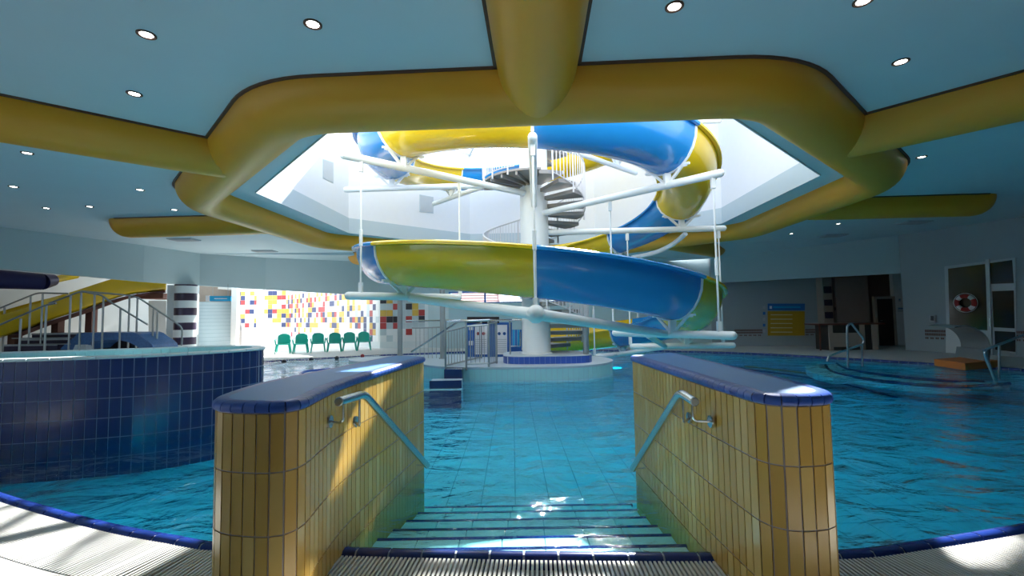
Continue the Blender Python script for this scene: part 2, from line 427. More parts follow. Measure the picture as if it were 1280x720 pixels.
# skylight well
well = bpy.data.objects.new('wall_skylight', None); COL.objects.link(well); tag(well, kind='structure')
ZT = 7.7
o0, o1 = octa(AP), octa(AP + .25)
for i in range(8):
    a, c, d, e = o0[i], o0[(i + 1) % 8], o1[(i + 1) % 8], o1[i]
    z = lambda p, h: Vector((p.x, p.y, h))
    MB().hexa([z(a, ZC + .02), z(c, ZC + .02), z(d, ZC + .02), z(e, ZC + .02), z(a, ZT), z(c, ZT), z(d, ZT), z(e, ZT)]).build('well_panel', 'well_white', well)
    oi = octa(AP - .02)
    MB().hexa([z(oi[i], ZC - .02), z(oi[(i + 1) % 8], ZC - .02), z(c, ZC - .02), z(a, ZC - .02), z(oi[i], ZC + .46), z(oi[(i + 1) % 8], ZC + .46), z(c, ZC + .46), z(a, ZC + .46)]).build('well_band', 'band_grey', well)
# skylight roof: ridge frame + panes
sky_ = bpy.data.objects.new('window_1', None); COL.objects.link(sky_); tag(sky_, kind='structure')
apex = Vector((OC.x, OC.y, ZT + 1.0)); ot = octa(AP + .1, ZT)
for i in range(8):
    a, c = ot[i], ot[(i + 1) % 8]
    MB().bar(a, apex, .07, .12).build('glazing_bar', 'frame_white', sky_)
    MB().bar(a, c, .12, .14).build('glazing_bar', 'frame_white', sky_)
    for t in (.4,): MB().bar(a.lerp(apex, t), c.lerp(apex, t), .05, .06).build('glazing_bar', 'frame_white', sky_)
    nn = (c - a).cross(apex - a).normalized()
    b = MB(); b.v += [a, c, apex]; b.f.append((0, 1, 2)); b.build('pane', 'glass', sky_)
# vents on the well walls
def face_plane(i):
    a, c = o0[i], o0[(i + 1) % 8]; d = (c - a).normalized(); return a, Vector((-d.y, d.x, 0))
for nm, i, px, lab in (('wall_vent', 6, [(404, 200), (416, 204), (416, 228), (404, 222)], 'small grey rectangular vent high on the left white skylight wall'),
                       ('wall_vent', 5, [(525, 244), (541, 247), (541, 266), (525, 264)], 'small grey rectangular vent on back skylight wall behind the white arms'),
                       ('wall_vent', 3, [(940, 172), (953, 166), (953, 199), (940, 206)], 'grey rectangular vent on the right white skylight wall')):
    p, n = face_plane(i); q = [PL(x, y, p, n) for x, y in px]
    t = thing(nm, lab, 'vent', tuple((q[2] + q[3]) / 2), 'vents on the skylight walls')
    MB().slab(q, n, -.005, .016).build('grille', 'vent_grey', t)
    c = sum(q, Vector()) / 4
    MB().slab([c + (v - c) * 1.08 for v in q], n, -.005, .010).build('frame', 'band_grey', t)

# yellow air ducts: octagonal ring and eight branches
duct = thing('air_duct', 'huge mustard-yellow half-round duct ring with eight branches under the ceiling', 'duct', (OC.x, OC.y, ZC))
DR = .43; DA = AP + .6
prof = [(math.cos(R(a)) * DR, -math.sin(R(a)) * DR * 1.02 + .0) for a in range(0, 181, 10)]
def sweep(pts, closed, shrink=None):
    n = len(pts); rings = []
    for i, p in enumerate(pts):
        t = (pts[(i + 1) % n] - pts[i - 1]).normalized() if closed else (pts[min(i + 1, n - 1)] - pts[max(0, i - 1)]).normalized()
        s_ = Vector((t.y, -t.x, 0)); k = 1 if shrink is None else shrink[i]
        rings.append([p + s_ * x * k + Vector((0, 0, z * (k if k < 1 else 1) + ZC - .002 - p.z)) for x, z in prof])
    return rings
oc = [ow(x * (1.075 if x < 0 else 1.06), y) for x, y in ((lambda h: ((-h, -DA), (h, -DA), (DA, -h), (DA, h), (h, DA), (-h, DA), (-DA, h), (-DA, -h)))(DA * math.tan(math.pi / 8)))]; path = []
for i in range(8):
    a, p, c = oc[i - 1], oc[i], oc[(i + 1) % 8]
    u, v = (a - p).normalized() * .55, (c - p).normalized() * .55
    path += [(p + u).lerp(p, t).lerp(p.lerp(p + v, t), t) for t in [k / 8 for k in range(9)]]
MB().loft(sweep(path, True), closed_ring=True, closed_path=True).build('duct_ring', 'duct_yellow', duct, smooth=True, ang=50)
def seam(side, pts, closed, name='seam_strip'):
    b = MB(); n = len(pts); rings = []; r2 = []
    for i, p in enumerate(pts):
        t = (pts[(i + 1) % n] - pts[i - 1]).normalized() if closed else (pts[min(i + 1, n - 1)] - pts[max(0, i - 1)]).normalized()
        s_ = Vector((t.y, -t.x, 0)) * side; p = Vector((p.x, p.y, ZC))
        rings.append([p + s_ * (DR - .03), p + s_ * (DR + .035), p + s_ * (DR + .035) - Vector((0, 0, .022)), p + s_ * (DR - .03) - Vector((0, 0, .022))])
    b.loft(rings, closed_path=closed).build(name, 'seam_dark', duct)
seam(1, path, True)
for k in range(8):
    a = k * math.pi / 4                       # 0 = towards camera
    d = (ow(math.sin(a), -math.cos(a)) - OC).normalized()
    s0, s1 = DA * (1.08 if k in (2, 6) else 1.04 if k % 2 else 1) + .05, (11.15 if k in (2, 6) else 11.0 if k == 3 else 10.95 if k == 5 else 11.3)
    if k == 0: s1 = 14
    L = [s0 + (s1 - s0 - .42) * i / 8 for i in range(9)]; sh = [.97] + [1.0] * 8
    for q in (.35, .6, .8, .92, .985, 1.0):
        L.append(s1 - .42 + .42 * q); sh.append(max(.04, math.sqrt(max(0, 1 - q * q))))
    sh_ = Vector((.16, 0, 0)) if k == 0 else Vector((0, 0, 0)); pts = [OC + sh_ + d * l for l in L]
    MB().loft(sweep(pts, False, sh)).build('duct_branch', 'duct_yellow', duct, smooth=True, ang=60)
    for sd in (-1, 1): seam(sd, [OC + sh_ + d * (DA + DR + (.4 if k in (2, 6) else .15 if k % 2 else -.05)), OC + sh_ + d * (s1 - .42)], False)

# fascia and outer walls
def wallquad(name, a, c, z0a, z0c, z1a, z1c, m='fascia_paint', th=.2, kind='structure'):
    a = Vector((a[0], a[1], 0)); c = Vector((c[0], c[1], 0)); d = (c - a).normalized(); n = Vector((-d.y, d.x, 0))
    if n.dot(Vector((a.x + c.x, a.y + c.y, 0)) / 2 - Vector((0, 8, 0))) < 0: n = -n
    z = lambda p, h: Vector((p.x, p.y, h))
    return MB().hexa([z(a, z0a), z(c, z0c), z(c + n * th, z0c), z(a + n * th, z0a), z(a, z1a), z(c, z1c), z(c + n * th, z1c), z(a + n * th, z1a)]).build(name, m, kind=kind)
wallquad('wall_fascia_left', (-15.5, 6), (-14.2, 12.5), 3.2, 3.0, 4.5, 4.5)
wallquad('wall_fascia_left', (-14.2, 12.5), (-13, 16), 3.0, 2.86, 4.5, 4.5)
wallquad('wall_fascia_left', (-13, 16), (-12.6, 18.3), 2.86, 2.86, 4.5, 4.5)
wallquad('wall_fascia_back', (-12.6, 18.3), (-10.6, 19.5), 2.86, 2.73, 4.5, 4.5)
wallquad('wall_fascia_back', (-10.6, 19.5), (-6.0, 20.5), 2.73, 2.42, 4.5, 4.5)
wallquad('wall_fascia_back', (-6.0, 20.5), (-2.9, 20.75), 2.42, 2.35, 4.5, 4.5)
wallquad('wall_fascia_right', (8.5, 19.4), (14.2, 16.4), 2.70, 2.77, 4.5, 4.5)
wallquad('wall_fascia_left', (-17, -5), (-15.5, 6), 3.3, 3.2, 4.5, 4.5)
# roofs over the side areas
b = MB().box(-24, -12.3, -5.2, 20.6, 4.45, 4.6); b.build('ceiling_side', 'wall_white', kind='structure')
b = MB().box(13.9, 24, -5.2, 16.6, 4.45, 4.6); b.build('ceiling_side', 'wall_white', kind='structure')
b = MB().prism([(8.6, 19.55), (14.3, 16.55), (24, 16.5), (24, 24), (8.4, 24)], 3.9, 4.05); b.build('ceiling_side', 'niche_pink', kind='structure')
# back wall with a window strip
p1, p2 = Vector((-2.9, 20.75, 0)), Vector((8.6, 19.75, 0)); wd = (p2 - p1).normalized(); wn = Vector((-wd.y, wd.x, 0))
wb = bpy.data.objects.new('wall_back', None); COL.objects.link(wb); tag(wb, kind='structure')
zt = PL(600, 364, p1, wn).z; zb = PL(600, 379, p1, wn).z
def wpart(t0, t1, z0, z1, name='wall_panel', m='fascia_paint', th=.25, par=None, off=0):
    a = p1 + wd * t0 + wn * off; c = p1 + wd * t1 + wn * off
    z = lambda p, h: Vector((p.x, p.y, h))
    return MB().hexa([z(a, z0), z(c, z0), z(c + wn * th, z0), z(a + wn * th, z0), z(a, z1), z(c, z1), z(c + wn * th, z1), z(a + wn * th, z1)]).build(name, m, par or wb)
wl = (p2 - p1).length
tw = (PL(782, 370, p1, wn) - p1).dot(wd)
wpart(0, wl, -.02, zb); wpart(0, wl, zt, 4.5); wpart(tw, wl, zb, zt)
win = bpy.data.objects.new('window_2', None); COL.objects.link(win); tag(win, kind='structure')
for t in (0.02, (PL(606, 370, p1, wn) - p1).dot(wd), (PL(655, 370, p1, wn) - p1).dot(wd), (PL(705, 370, p1, wn) - p1).dot(wd), tw - .05):
    wpart(t - .04, t + .04, zb, zt, 'window_post', 'board_blue', .08, win, .05)
wpart(0, tw, zb, zb + .05, 'window_sill', 'board_blue', .12, win, .03); wpart(0, tw, zt - .06, zt, 'window_head', 'board_blue', .12, win, .03)
a, c = p1 + wn * .1, p1 + wd * tw + wn * .1
MB().slab([Vector((a.x, a.y, zb)), Vector((c.x, c.y, zb)), Vector((c.x, c.y, zt)), Vector((a.x, a.y, zt))], wn, 0, .01).build('pane', 'glass', win)
# walls on the right
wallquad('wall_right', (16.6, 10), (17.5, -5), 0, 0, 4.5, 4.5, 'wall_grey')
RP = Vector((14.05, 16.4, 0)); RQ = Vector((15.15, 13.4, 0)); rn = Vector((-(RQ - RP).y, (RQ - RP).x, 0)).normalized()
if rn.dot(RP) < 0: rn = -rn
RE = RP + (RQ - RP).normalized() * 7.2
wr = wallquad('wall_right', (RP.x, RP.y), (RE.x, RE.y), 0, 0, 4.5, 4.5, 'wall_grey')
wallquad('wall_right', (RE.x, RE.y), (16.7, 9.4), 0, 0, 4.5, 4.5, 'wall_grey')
# recess at the back right: wall with board, niche behind the counter
bw0, bw1 = G(918, 432.5), G(1030, 432); bn = Vector((-(bw1 - bw0).y, (bw1 - bw0).x, 0)).normalized()
bwx = bw0 - (bw1 - bw0).normalized() * 1.9
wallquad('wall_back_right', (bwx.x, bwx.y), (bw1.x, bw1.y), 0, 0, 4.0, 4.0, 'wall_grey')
wallquad('wall_niche', (bw1.x + .1, 20.6), (17.6, 19.6), 0, 0, 4.0, 4.0, 'niche_pink')
wallquad('wall_niche', (bw1.x, bw1.y), (bw1.x + .1, 20.6), 0, 0, 4.0, 4.0, 'niche_pink')
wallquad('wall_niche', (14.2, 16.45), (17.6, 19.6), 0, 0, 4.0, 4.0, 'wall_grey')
# left children's area: far wall, front and side walls with big windows behind the camera
wallquad('wall_left', (-20.5, 5), (-16.3, 22.0), 0, 0, 4.6, 4.6, 'wall_white')
def windowed(name, a, c, sill, head, n, idx):
    a = Vector((a[0], a[1], 0)); c = Vector((c[0], c[1], 0)); d = (c - a).normalized(); nn = Vector((-d.y, d.x, 0)); L = (c - a).length
    w_ = bpy.data.objects.new(name, None); COL.objects.link(w_); tag(w_, kind='structure')
    def bx_(t0, t1, z0, z1, nm, m, par, th=.25):
        p, q = a + d * t0 - nn * th / 2, a + d * t1 - nn * th / 2; z = lambda v, h: Vector((v.x, v.y, h))
        MB().hexa([z(p, z0), z(q, z0), z(q + nn * th, z0), z(p + nn * th, z0), z(p, z1), z(q, z1), z(q + nn * th, z1), z(p + nn * th, z1)]).build(nm, m, par)
    bx_(0, L, 0, sill, 'wall_panel', 'wall_white', w_); bx_(0, L, head, 4.6, 'wall_panel', 'wall_white', w_)
    wi = bpy.data.objects.new('window_%d' % idx, None); COL.objects.link(wi); tag(wi, kind='structure')
    for i in range(n + 1): bx_(L * i / n - .06, L * i / n + .06, sill, head, 'window_post', 'frame_white', wi, .12)
    bx_(0, L, sill, head, 'pane', 'glass', wi, .012)
windowed('wall_front', (-20.5, -5), (-8, -5), .9, 2.5, 5, 3)
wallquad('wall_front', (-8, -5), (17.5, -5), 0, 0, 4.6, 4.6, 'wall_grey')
windowed('wall_left_front', (-20.5, 5), (-20.5, -5), .9, 2.5, 4, 4)

# ---- bright mosaic-tiled recess at the back left
TS = .30
MC = ['mosaic_white'] * 36 + ['mosaic_grey'] * 12 + ['mosaic_navy'] * 15 + ['mosaic_yellow'] * 20 + ['mosaic_red'] * 16 + ['mosaic_black'] * 0
def mosaic(name, a, c, zt_, dark=False, seed=1):
    rnd = random.Random(seed)
    a = Vector((a[0], a[1], 0)); c = Vector((c[0], c[1], 0)); d = (c - a).normalized(); n = Vector((-d.y, d.x, 0)); L = (c - a).length
    if n.dot((a + c) / 2) > 0: n = -n               # faces the pool
    w_ = bpy.data.objects.new(name, None); COL.objects.link(w_); tag(w_, kind='structure')
    z = lambda v, h: Vector((v.x, v.y, h))
    MB().hexa([z(a, 0), z(c, 0), z(c - n * .2, 0), z(a - n * .2, 0), z(a, zt_), z(c, zt_), z(c - n * .2, zt_), z(a - n * .2, zt_)]).build('wall_core', 'wall_white', w_)
    bs = {}
    for i in range(int(L / TS)):
        for k in range(1, int(zt_ / TS)):
            m = rnd.choice(MC)
            if dark: m = {'mosaic_navy': 'mosaic_black', 'mosaic_white': 'mosaic_grey'}.get(m, m)  # indoor face: its dimmer light is put into the tiles by darker swaps
            if k < 3 and rnd.random() < .6: m = 'mosaic_white'
            p, q = a + d * (i * TS + .006), a + d * ((i + 1) * TS - .006); z0, z1 = k * TS + .006, (k + 1) * TS - .006
            bs.setdefault(m, MB()).hexa([z(p, z0), z(q, z0), z(q + n * .012, z0), z(p + n * .012, z0), z(p, z1), z(q, z1), z(q + n * .012, z1), z(p + n * .012, z1)])
    for m, b in bs.items(): b.build('mosaic_tiles', m, w_, kind='stuff')
m0 = G(475, 435.5)
mL = Vector((-14.9, 30.0, 0))
mosaic('wall_mosaic_oblique', mL, m0, 3.05, seed=3)
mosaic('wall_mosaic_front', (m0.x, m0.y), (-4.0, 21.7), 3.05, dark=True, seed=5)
mosaic('wall_mosaic_back', (-21.5, 30.0), (-14.9, 30.0), 3.3, seed=9)
wallquad('wall_back_return', (-4.0, 21.7), (-2.9, 20.9), 0, 0, 4.3, 4.3)
MB().box(-13.4, -4.2, 20.7, 21.5, 2.86, 2.95).build('trim_2', 'white_paint', kind='structure')
# pale raised kerb along the back left pool edge
q = [PY(x, y, Y) for x, y, Y in ()]
# white pillars in the recess
for px, Y, lab in ((294, 20.25, 'left of the two slim white pillars before the colourful tiles'), (325, 22.0, 'right of the two slim white pillars, near the blue tub edge')):
    p = PY(px, 400, Y); t = thing('pillar', lab, 'pillar', (p.x, p.y, 0), 'white pillars of the recess')
    MB().box(p.x - .12, p.x + .12, p.y - .12, p.y + .12, .12, 2.86).build('shaft', 'white_paint', t)
    MB().box(p.x - .16, p.x + .16, p.y - .16, p.y + .16, 0, .12).build('base', 'white_paint', t)
# outside: ground and the neighbour's pink-roofed house
MB().box(-80, 80, 32.1, 140, -.6, -.3).build('ground', 'ground', kind='structure')
h = thing('house', 'pink-roofed neighbouring house outside the back window', 'house', (-3.2, 42, -.3))
hx0, hx1 = PY(545, 372, 40).x, PY(626, 372, 40).x
MB().box(hx0 + .3, hx1 - .4, 40.3, 46, -.3, 2.3).build('house_wall', 'outside_wall', h)
for i in range(7):
    z0, z1 = 2.2 + i * .26, 2.2 + (i + 1) * .26; y0, y1 = 39.7 + i * .5, 39.7 + (i + 1) * .5
    MB().hexa([(hx0, y0, z0), (hx1 - i * .05, y0, z0), (hx1 - i * .05, y1, z1), (hx0, y1, z1), (hx0, y0, z0 + .09), (hx1 - i * .05, y0, z0 + .09), (hx1 - i * .05, y1, z1 + .03), (hx0, y1, z1 + .03)]).build('roof_course', 'roof_pink', h)
MB().hexa([(hx0, 43.2, 2.2), (hx1, 43.2, 2.2), (hx1, 46.6, 2.2), (hx0, 46.6, 2.2), (hx0, 43.2, 4), (hx1 - .35, 43.2, 4), (hx1 - .35, 43.4, 4), (hx0, 43.4, 4)]).build('roof_back', 'roof_pink', h)
MB().bar((hx1, 39.6, 2.25), (hx1 - .3, 43.3, 4.1), .14, .2).build('verge_board', 'white_paint', h)

# ================================================================== TILED THINGS
def ring_tiles(parent, outline, tw, rows, z_gap, m, name='tile', th=.005, joined=False, sel=None, stuffname='tiles_below'):
    rows = [(max(z0, ZB - .01), z1) for z0, z1 in rows if z1 > ZB + .02]
    n = int(round(length(outline) / tw)); P = resample(outline, n); b = MB()
    if area2(P) < 0: P = P[::-1]
    for i in range(n):
        a, c = P[i], P[(i + 1) % n]; d = (c - a).normalized(); nn = Vector((d.y, -d.x, 0))
        g = d * (.0025 + z_gap)
        for z0, z1 in rows:
            t = MB() if not joined else b
            z = lambda v, h_: Vector((v.x, v.y, h_))
            e = .003
            t.hexa([z(a + g, z0 + .0025 + z_gap), z(c - g, z0 + .0025 + z_gap), z(c - g + nn * th, z0 + .0025 + z_gap), z(a + g + nn * th, z0 + .0025 + z_gap), z(a + g, z1 - .0025 - z_gap), z(c - g, z1 - .0025 - z_gap), z(c - g + nn * th, z1 - .0025 - z_gap), z(a + g + nn * th, z1 - .0025 - z_gap)])
            if not joined:
                if sel is None or sel((a + c) / 2): t.build(name, m if isinstance(m, str) else m(i, z0), parent)
                else:
                    b.v, b.f = b.v + t.v, b.f + [tuple(k + len(b.v) for k in f) for f in t.f]
    if b.f: b.build(stuffname, m if isinstance(m, str) else m(0, 0), parent, kind='stuff')
ZW = 1.08
def divider(nm, lab, corners, rr):
    poly = [Vector((x, y, 0)) for x, y in corners]
    if area2(poly) < 0: poly = poly[::-1]; rr = rr[::-1]
    out = []; n = len(poly)
    for i in range(n):
        a, p, c = poly[i - 1], poly[i], poly[(i + 1) % n]; r_ = rr[i]
        u, v = (a - p).normalized() * r_, (c - p).normalized() * r_
        out += [(p + u).lerp(p, t).lerp(p.lerp(p + v, t), t) for t in [k / 10 for k in range(11)]]
    out = resample(out, 240)
    c = sum(out, Vector()) / 240
    t = thing(nm, lab, 'wall', (c.x, c.y, 0), 'tiled divider walls beside the pool steps')
    core = offset(out, -.006)
    MB().prism([(p.x, p.y) for p in offset(core, -.003)], ZB - .01, ZW - .02).build('wall_core', 'grout_grey', t)
    rnd = random.Random(3)
    tm = {}
    def pick(i, z0):
        k = (i, round(z0, 2))
        if k not in tm: tm[k] = 'tile_yellow_pale' if rnd.random() < .2 else 'tile_yellow'
        return tm[k]
    ring_tiles(t, core, .066, [(0, .15), (.15, .45), (.45, .75), (.75, 1.035)], .0012, pick, 'wall_tile')
    ring_tiles(t, core, .066, [(-.3, 0), (-.6, -.3), (-.9, -.6), (ZB, -.9)], 0, 'tile_yellow', joined=True, stuffname='submerged_tiles')
    # cap: bullnose edge tiles and the flat blue top
    nn = int(round(length(core) / .066)); P = resample(core, nn * 3)
    if area2(P) < 0: P = P[::-1]
    for i in range(nn):
        rings = []
        for k in (.1, 1.5, 2.9):
            f = i * 3 + k; a0 = int(f); p = P[a0 % (nn * 3)].lerp(P[(a0 + 1) % (nn * 3)], f - a0)
            d = (P[(a0 + 1) % (nn * 3)] - P[a0 % (nn * 3)]).normalized(); q = Vector((d.y, -d.x, 0))
            rings.append([p + q * x + Vector((0, 0, z)) for x, z in ((-.06, 1.04), (.014, 1.04), (.020, 1.055), (.016, 1.074), (.002, 1.086), (-.06, 1.088))])
        MB().loft(rings).build('cap_tile', 'tile_cap', t, smooth=True, ang=60)
    MB().prism([(p.x, p.y) for p in offset(core, -.01)], 1.03, 1.083).build('cap_joint', 'grout_light', t)
    MB().prism([(p.x, p.y) for p in offset(core, -.056)], 1.05, 1.0885).build('cap_top', 'tile_cap_top', t)
    return t
divider('divider_wall', 'yellow-tiled divider wall with blue cap left of the pool steps', [(-1.06, 2.22), (-1.12, 2.95), (-.895, 4.66), (-1.26, 4.86), (-1.66, 2.9), (-1.56, 2.30)], [.20, .3, .04, .04, .3, .22])
divider('divider_wall', 'yellow-tiled divider wall with blue cap right of the pool steps', [(1.225, 2.21), (1.19, 2.85), (1.14, 4.45), (1.64, 4.72), (1.66, 2.75), (1.60, 2.24)], [.17, .3, .04, .16, .25, .17])

# blue tub
tub_pts = [(-6.28, 5.65), (-4.99, 5.98), (-4.25, 6.5), (-3.92, 7.12), (-4.3, 7.7), (-4.95, 7.88), (-6.2, 7.5), (-7.7, 7.1), (-9.2, 6.9), (-10.3, 6.5), (-10.1, 5.8), (-8.9, 5.5), (-7.6, 5.5)]
tub = catmull(tub_pts, 300); ZTB = 1.04
t = thing('whirlpool_tub', 'raised whirlpool tub clad in navy tiles with a pale rim, left', 'tub', (-6.5, 6.5, 0))
tin = offset(tub, -.16)
b = MB()
o_, i_ = offset(tub, -.006), tin
b.loft([[Vector((p.x, p.y, z)) for p in o_] for z in (ZB, ZTB - .02)], cap=False)
b.loft([[Vector((p.x, p.y, z)) for p in tin] for z in (ZTB - .02, .5)], cap=False)
b.build('tub_core', 'grout_tub', t)
MB().prism([(p.x, p.y) for p in offset(tin, .01)], .45, .55).build('tub_floor', 'tile_aqua', t)
MB().prism([(p.x, p.y) for p in offset(tin, -.005)], .56, .86).build('tub_water', 'water', t)
rowz = [(ZTB - .03 - .25 * (k + 1), ZTB - .03 - .25 * k) for k in range(4)]
front = lambda p: p.y < 6.9 + (.4 if p.x > -4.6 else 0) - (.25 if p.x < -6.5 else 0) and p.x > -8.9
ring_tiles(t, o_, .125, rowz, .003, 'tile_navy', 'navy_tile', sel=front)
ring_tiles(t, o_, .125, [(rowz[-1][0] - .25 * (k + 1), rowz[-1][0] - .25 * k) for k in range(4)], .003, 'tile_navy', joined=True, stuffname='submerged_tiles')
ring_tiles(t, offset(tin, .012), .125, [(.79, 1.03)], 0, 'tile_aqua', th=-.02, joined=True, stuffname='inner_tiles')
n_ = 60; P = resample(o_, n_ * 3)
if area2(P) < 0: P = P[::-1]
for i in range(n_):
    rings = []
    for k in (.06, 1.0, 2.0, 2.94):
        f = i * 3 + k; a0 = int(f); p = P[a0 % (n_ * 3)].lerp(P[(a0 + 1) % (n_ * 3)], f - a0)
        d = (P[(a0 + 1) % (n_ * 3)] - P[a0 - 1]).normalized(); q = Vector((d.y, -d.x, 0))
        rings.append([p + q * x + Vector((0, 0, z)) for x, z in ((-.16, ZTB - .03), (.016, ZTB - .03), (.024, ZTB - .012), (.016, ZTB + .006), (-.16, ZTB + .006))])
    MB().loft(rings).build('rim_tile', 'rim_tile', t)

# pool steps between the walls
st = thing('pool_steps', 'pale tiled steps with navy nosings leading down into the pool', 'steps', (.05, 3.1, -.1))
SY = [(2.97, -.05), (3.27, -.115), (3.56, -.18), (3.86, -.25), (4.16, -.31), (4.46, -.37), (4.76, -.44)]
for k, (y, z) in enumerate(SY[1:], 1):
    y0 = SY[k - 1][1]; ya = SY[k - 1][0]
    xl, xr = -1.10 + (ya - 2.97) * .105 + .012, 1.17
    MB().box(xl, xr, ya, y, ZB, z - .012).build('step_body', 'pool_grout', st)
    n = 7; w = (xr - xl) / n
    for i in range(n): MB().box(xl + i * w + .004, xl + (i + 1) * w - .004, ya, y - .045, z - .012, z).build('tread_tile', 'step_tile', st)
    MB().rtube((xl, y - .02, z - .012), (xr, y - .02, z - .012), .021, 8).build('nosing', 'coping_navy', st)
# handrails on the divider walls
def handrail(lab, pts, brackets, wallx):
    t = thing('handrail', lab, 'handrail', tuple(Vector(pts[0])), 'short steel handrails on the divider walls')
    c = fillet(pts, .07, 5)
    MB().tube(c, .0265, 14).build('rail_tube', 'steel', t, smooth=True)
    d = (c[0] - c[1]).normalized()
    MB().lathe(c[0], [(.0, 0.012), (.020, .012), (.026, .006), (.026, -.02)], 14, d).build('end_cap', 'steel_dull', t, smooth=True)
    for top, foot in brackets:
        bk = MB().tube(fillet([top, (top[0], top[1], foot[2]), foot], .04, 5), .008, 8).build('bracket', 'steel', t, smooth=True)
        MB().lathe(foot, [(.0, .012), (.036, .010), (.038, 0), (.038, -.006)], 16, (-1 if foot[0] > top[0] else 1, 0, 0)).build('flange', 'steel', bk, smooth=True)
    e = Vector(pts[-1]); MB().tube([e, e + Vector(((wallx - e.x), .02, -.0))], .007, 8).build('end_bracket', 'steel', t)
def wx(y): return -1.115 + (y - 2.95) * .1287
pl = [PL(424, 502, (-1.0, 2.7, 0), (1, -.10, 0)), PL(455, 492.5, (-1.0, 2.7, 0), (1, -.10, 0)), PL(534, 582, (-.985, 2.7, 0), (1, -.12, 0))]
LWP, LWN = (-1.072, 2.95, 0), (1, -.1316, 0)
handrail('steel handrail on the left divider wall', pl, [(pl[0].lerp(pl[1], .15), PL(412, 527, LWP, LWN)), (pl[0].lerp(pl[1], .8), PL(444, 527, LWP, LWN))], -.9)
pr = [PL(868, 502, (1.075, 2.8, 0), (1, .02, 0)), PL(850, 490.5, (1.075, 2.8, 0), (1, .02, 0)), PL(791, 586, (1.06, 2.8, 0), (1, .02, 0))]
RWP, RWN = (1.175, 2.85, 0), (1, .031, 0)
handrail('steel handrail on the right divider wall', pr, [(pr[0].lerp(pr[1], .15), PL(889, 527, RWP, RWN)), (pr[0].lerp(pr[1], .8), PL(862, 522, RWP, RWN))], 1.15)

# ---- island
isl = catmull([(-1.7, 10.75), (-.9, 10.45), (0, 10.42), (1.2, 10.42), (2.0, 10.75), (2.5, 11.5), (2.4, 12.5), (1.5, 13.4), (0, 13.9), (-2, 14.0), (-3.6, 13.9), (-4.6, 13.3), (-4.4, 12.5), (-3.4, 11.9), (-2.4, 11.4)], 240)
ti = thing('island', 'low tiled island in the pool carrying the white column', 'island', (0, 12, 0))
MB().prism([(p.x, p.y) for p in offset(isl, -.006)], ZB, .27).build('island_core', 'grout_light', ti)
MB().prism([(p.x, p.y) for p in offset(isl, .006)], .268, .31).build('island_deck', 'deck_island', ti)
ring_tiles(ti, offset(isl, -.006), .125, [(.0, .262)], 0, 'tile_aqua', 'edge_tile', sel=lambda p: p.y < 12)
ring_tiles(ti, offset(isl, -.006), .125, [(-.27, 0), (-.54, -.27), (-.8, -.54), (ZB, -.8)], 0, 'pool_tile', joined=True, stuffname='submerged_tiles')
a = [PY(556, 460, 10.35), PY(578, 460, 10.4)]
x0, x1 = PY(556, 465, 10.3).x, PY(578, 465, 10.3).x
MB().box(x0, x1, 10.2, 11.2, -.02, .30).build('step_block', 'tile_navy', ti)
MB().box(x0 - .25, x1 + .02, 9.85, 10.2, -.1, .10).build('step_block', 'deck_island', ti)
MB().box(x0 - .26, x1 + .03, 9.83, 9.87, -.1, .105).build('step_nosing', 'tile_navy', ti)
MB().box(x0 - .5, x1 + .05, 9.5, 9.86, ZB, -.06).build('step_block', 'pool_tile', ti)
MB().box(x0 - .52, x1 + .06, 9.47, 9.52, -.4, -.05).build('step_nosing', 'tile_navy', ti)
curb = []
for k in range(80):
    a = 2 * math.pi * k / 80; ca, sa = math.cos(a), math.sin(a)
    curb.append(Vector((.85 + 1.1 * math.copysign(abs(ca) ** .5, ca), 11.65 + .78 * math.copysign(abs(sa) ** .5, sa), 0)))
tcurb = thing('column_plinth', 'low navy-tiled plinth around the foot of the column', 'plinth', (.85, 11.65, .31))
MB().prism([(p.x, p.y) for p in offset(curb, -.006)], .31, .49).build('plinth_core', 'grout_light', tcurb)
MB().prism([(p.x, p.y) for p in curb], .488, .50).build('plinth_top', 'deck_island', tcurb)
ring_tiles(tcurb, offset(curb, -.006), .125, [(.315, .485)], 0, 'tile_cap', 'plinth_tile')
# low curved bench rim in the water, left
rim = catmull([(-4.9, 11.0), (-3.6, 11.2), (-3.0, 12.2), (-3.4, 13.0), (-4.6, 13.0), (-5.6, 12.3)], 80)
t = thing('pool_bench', 'low blue-rimmed bench edge in water behind the left wall', 'bench', (-4.3, 12, 0))
MB().prism([(p.x, p.y) for p in offset(rim, -.06)], ZB, .04).build('bench_top', 'rim_tile', t)
rg = offset(rim, -.03)
b = MB(); b.tube([p + Vector((0, 0, .04)) for p in rg], .05, 8, closed=True); b.build('bench_rim', 'tile_cap', t, smooth=True)

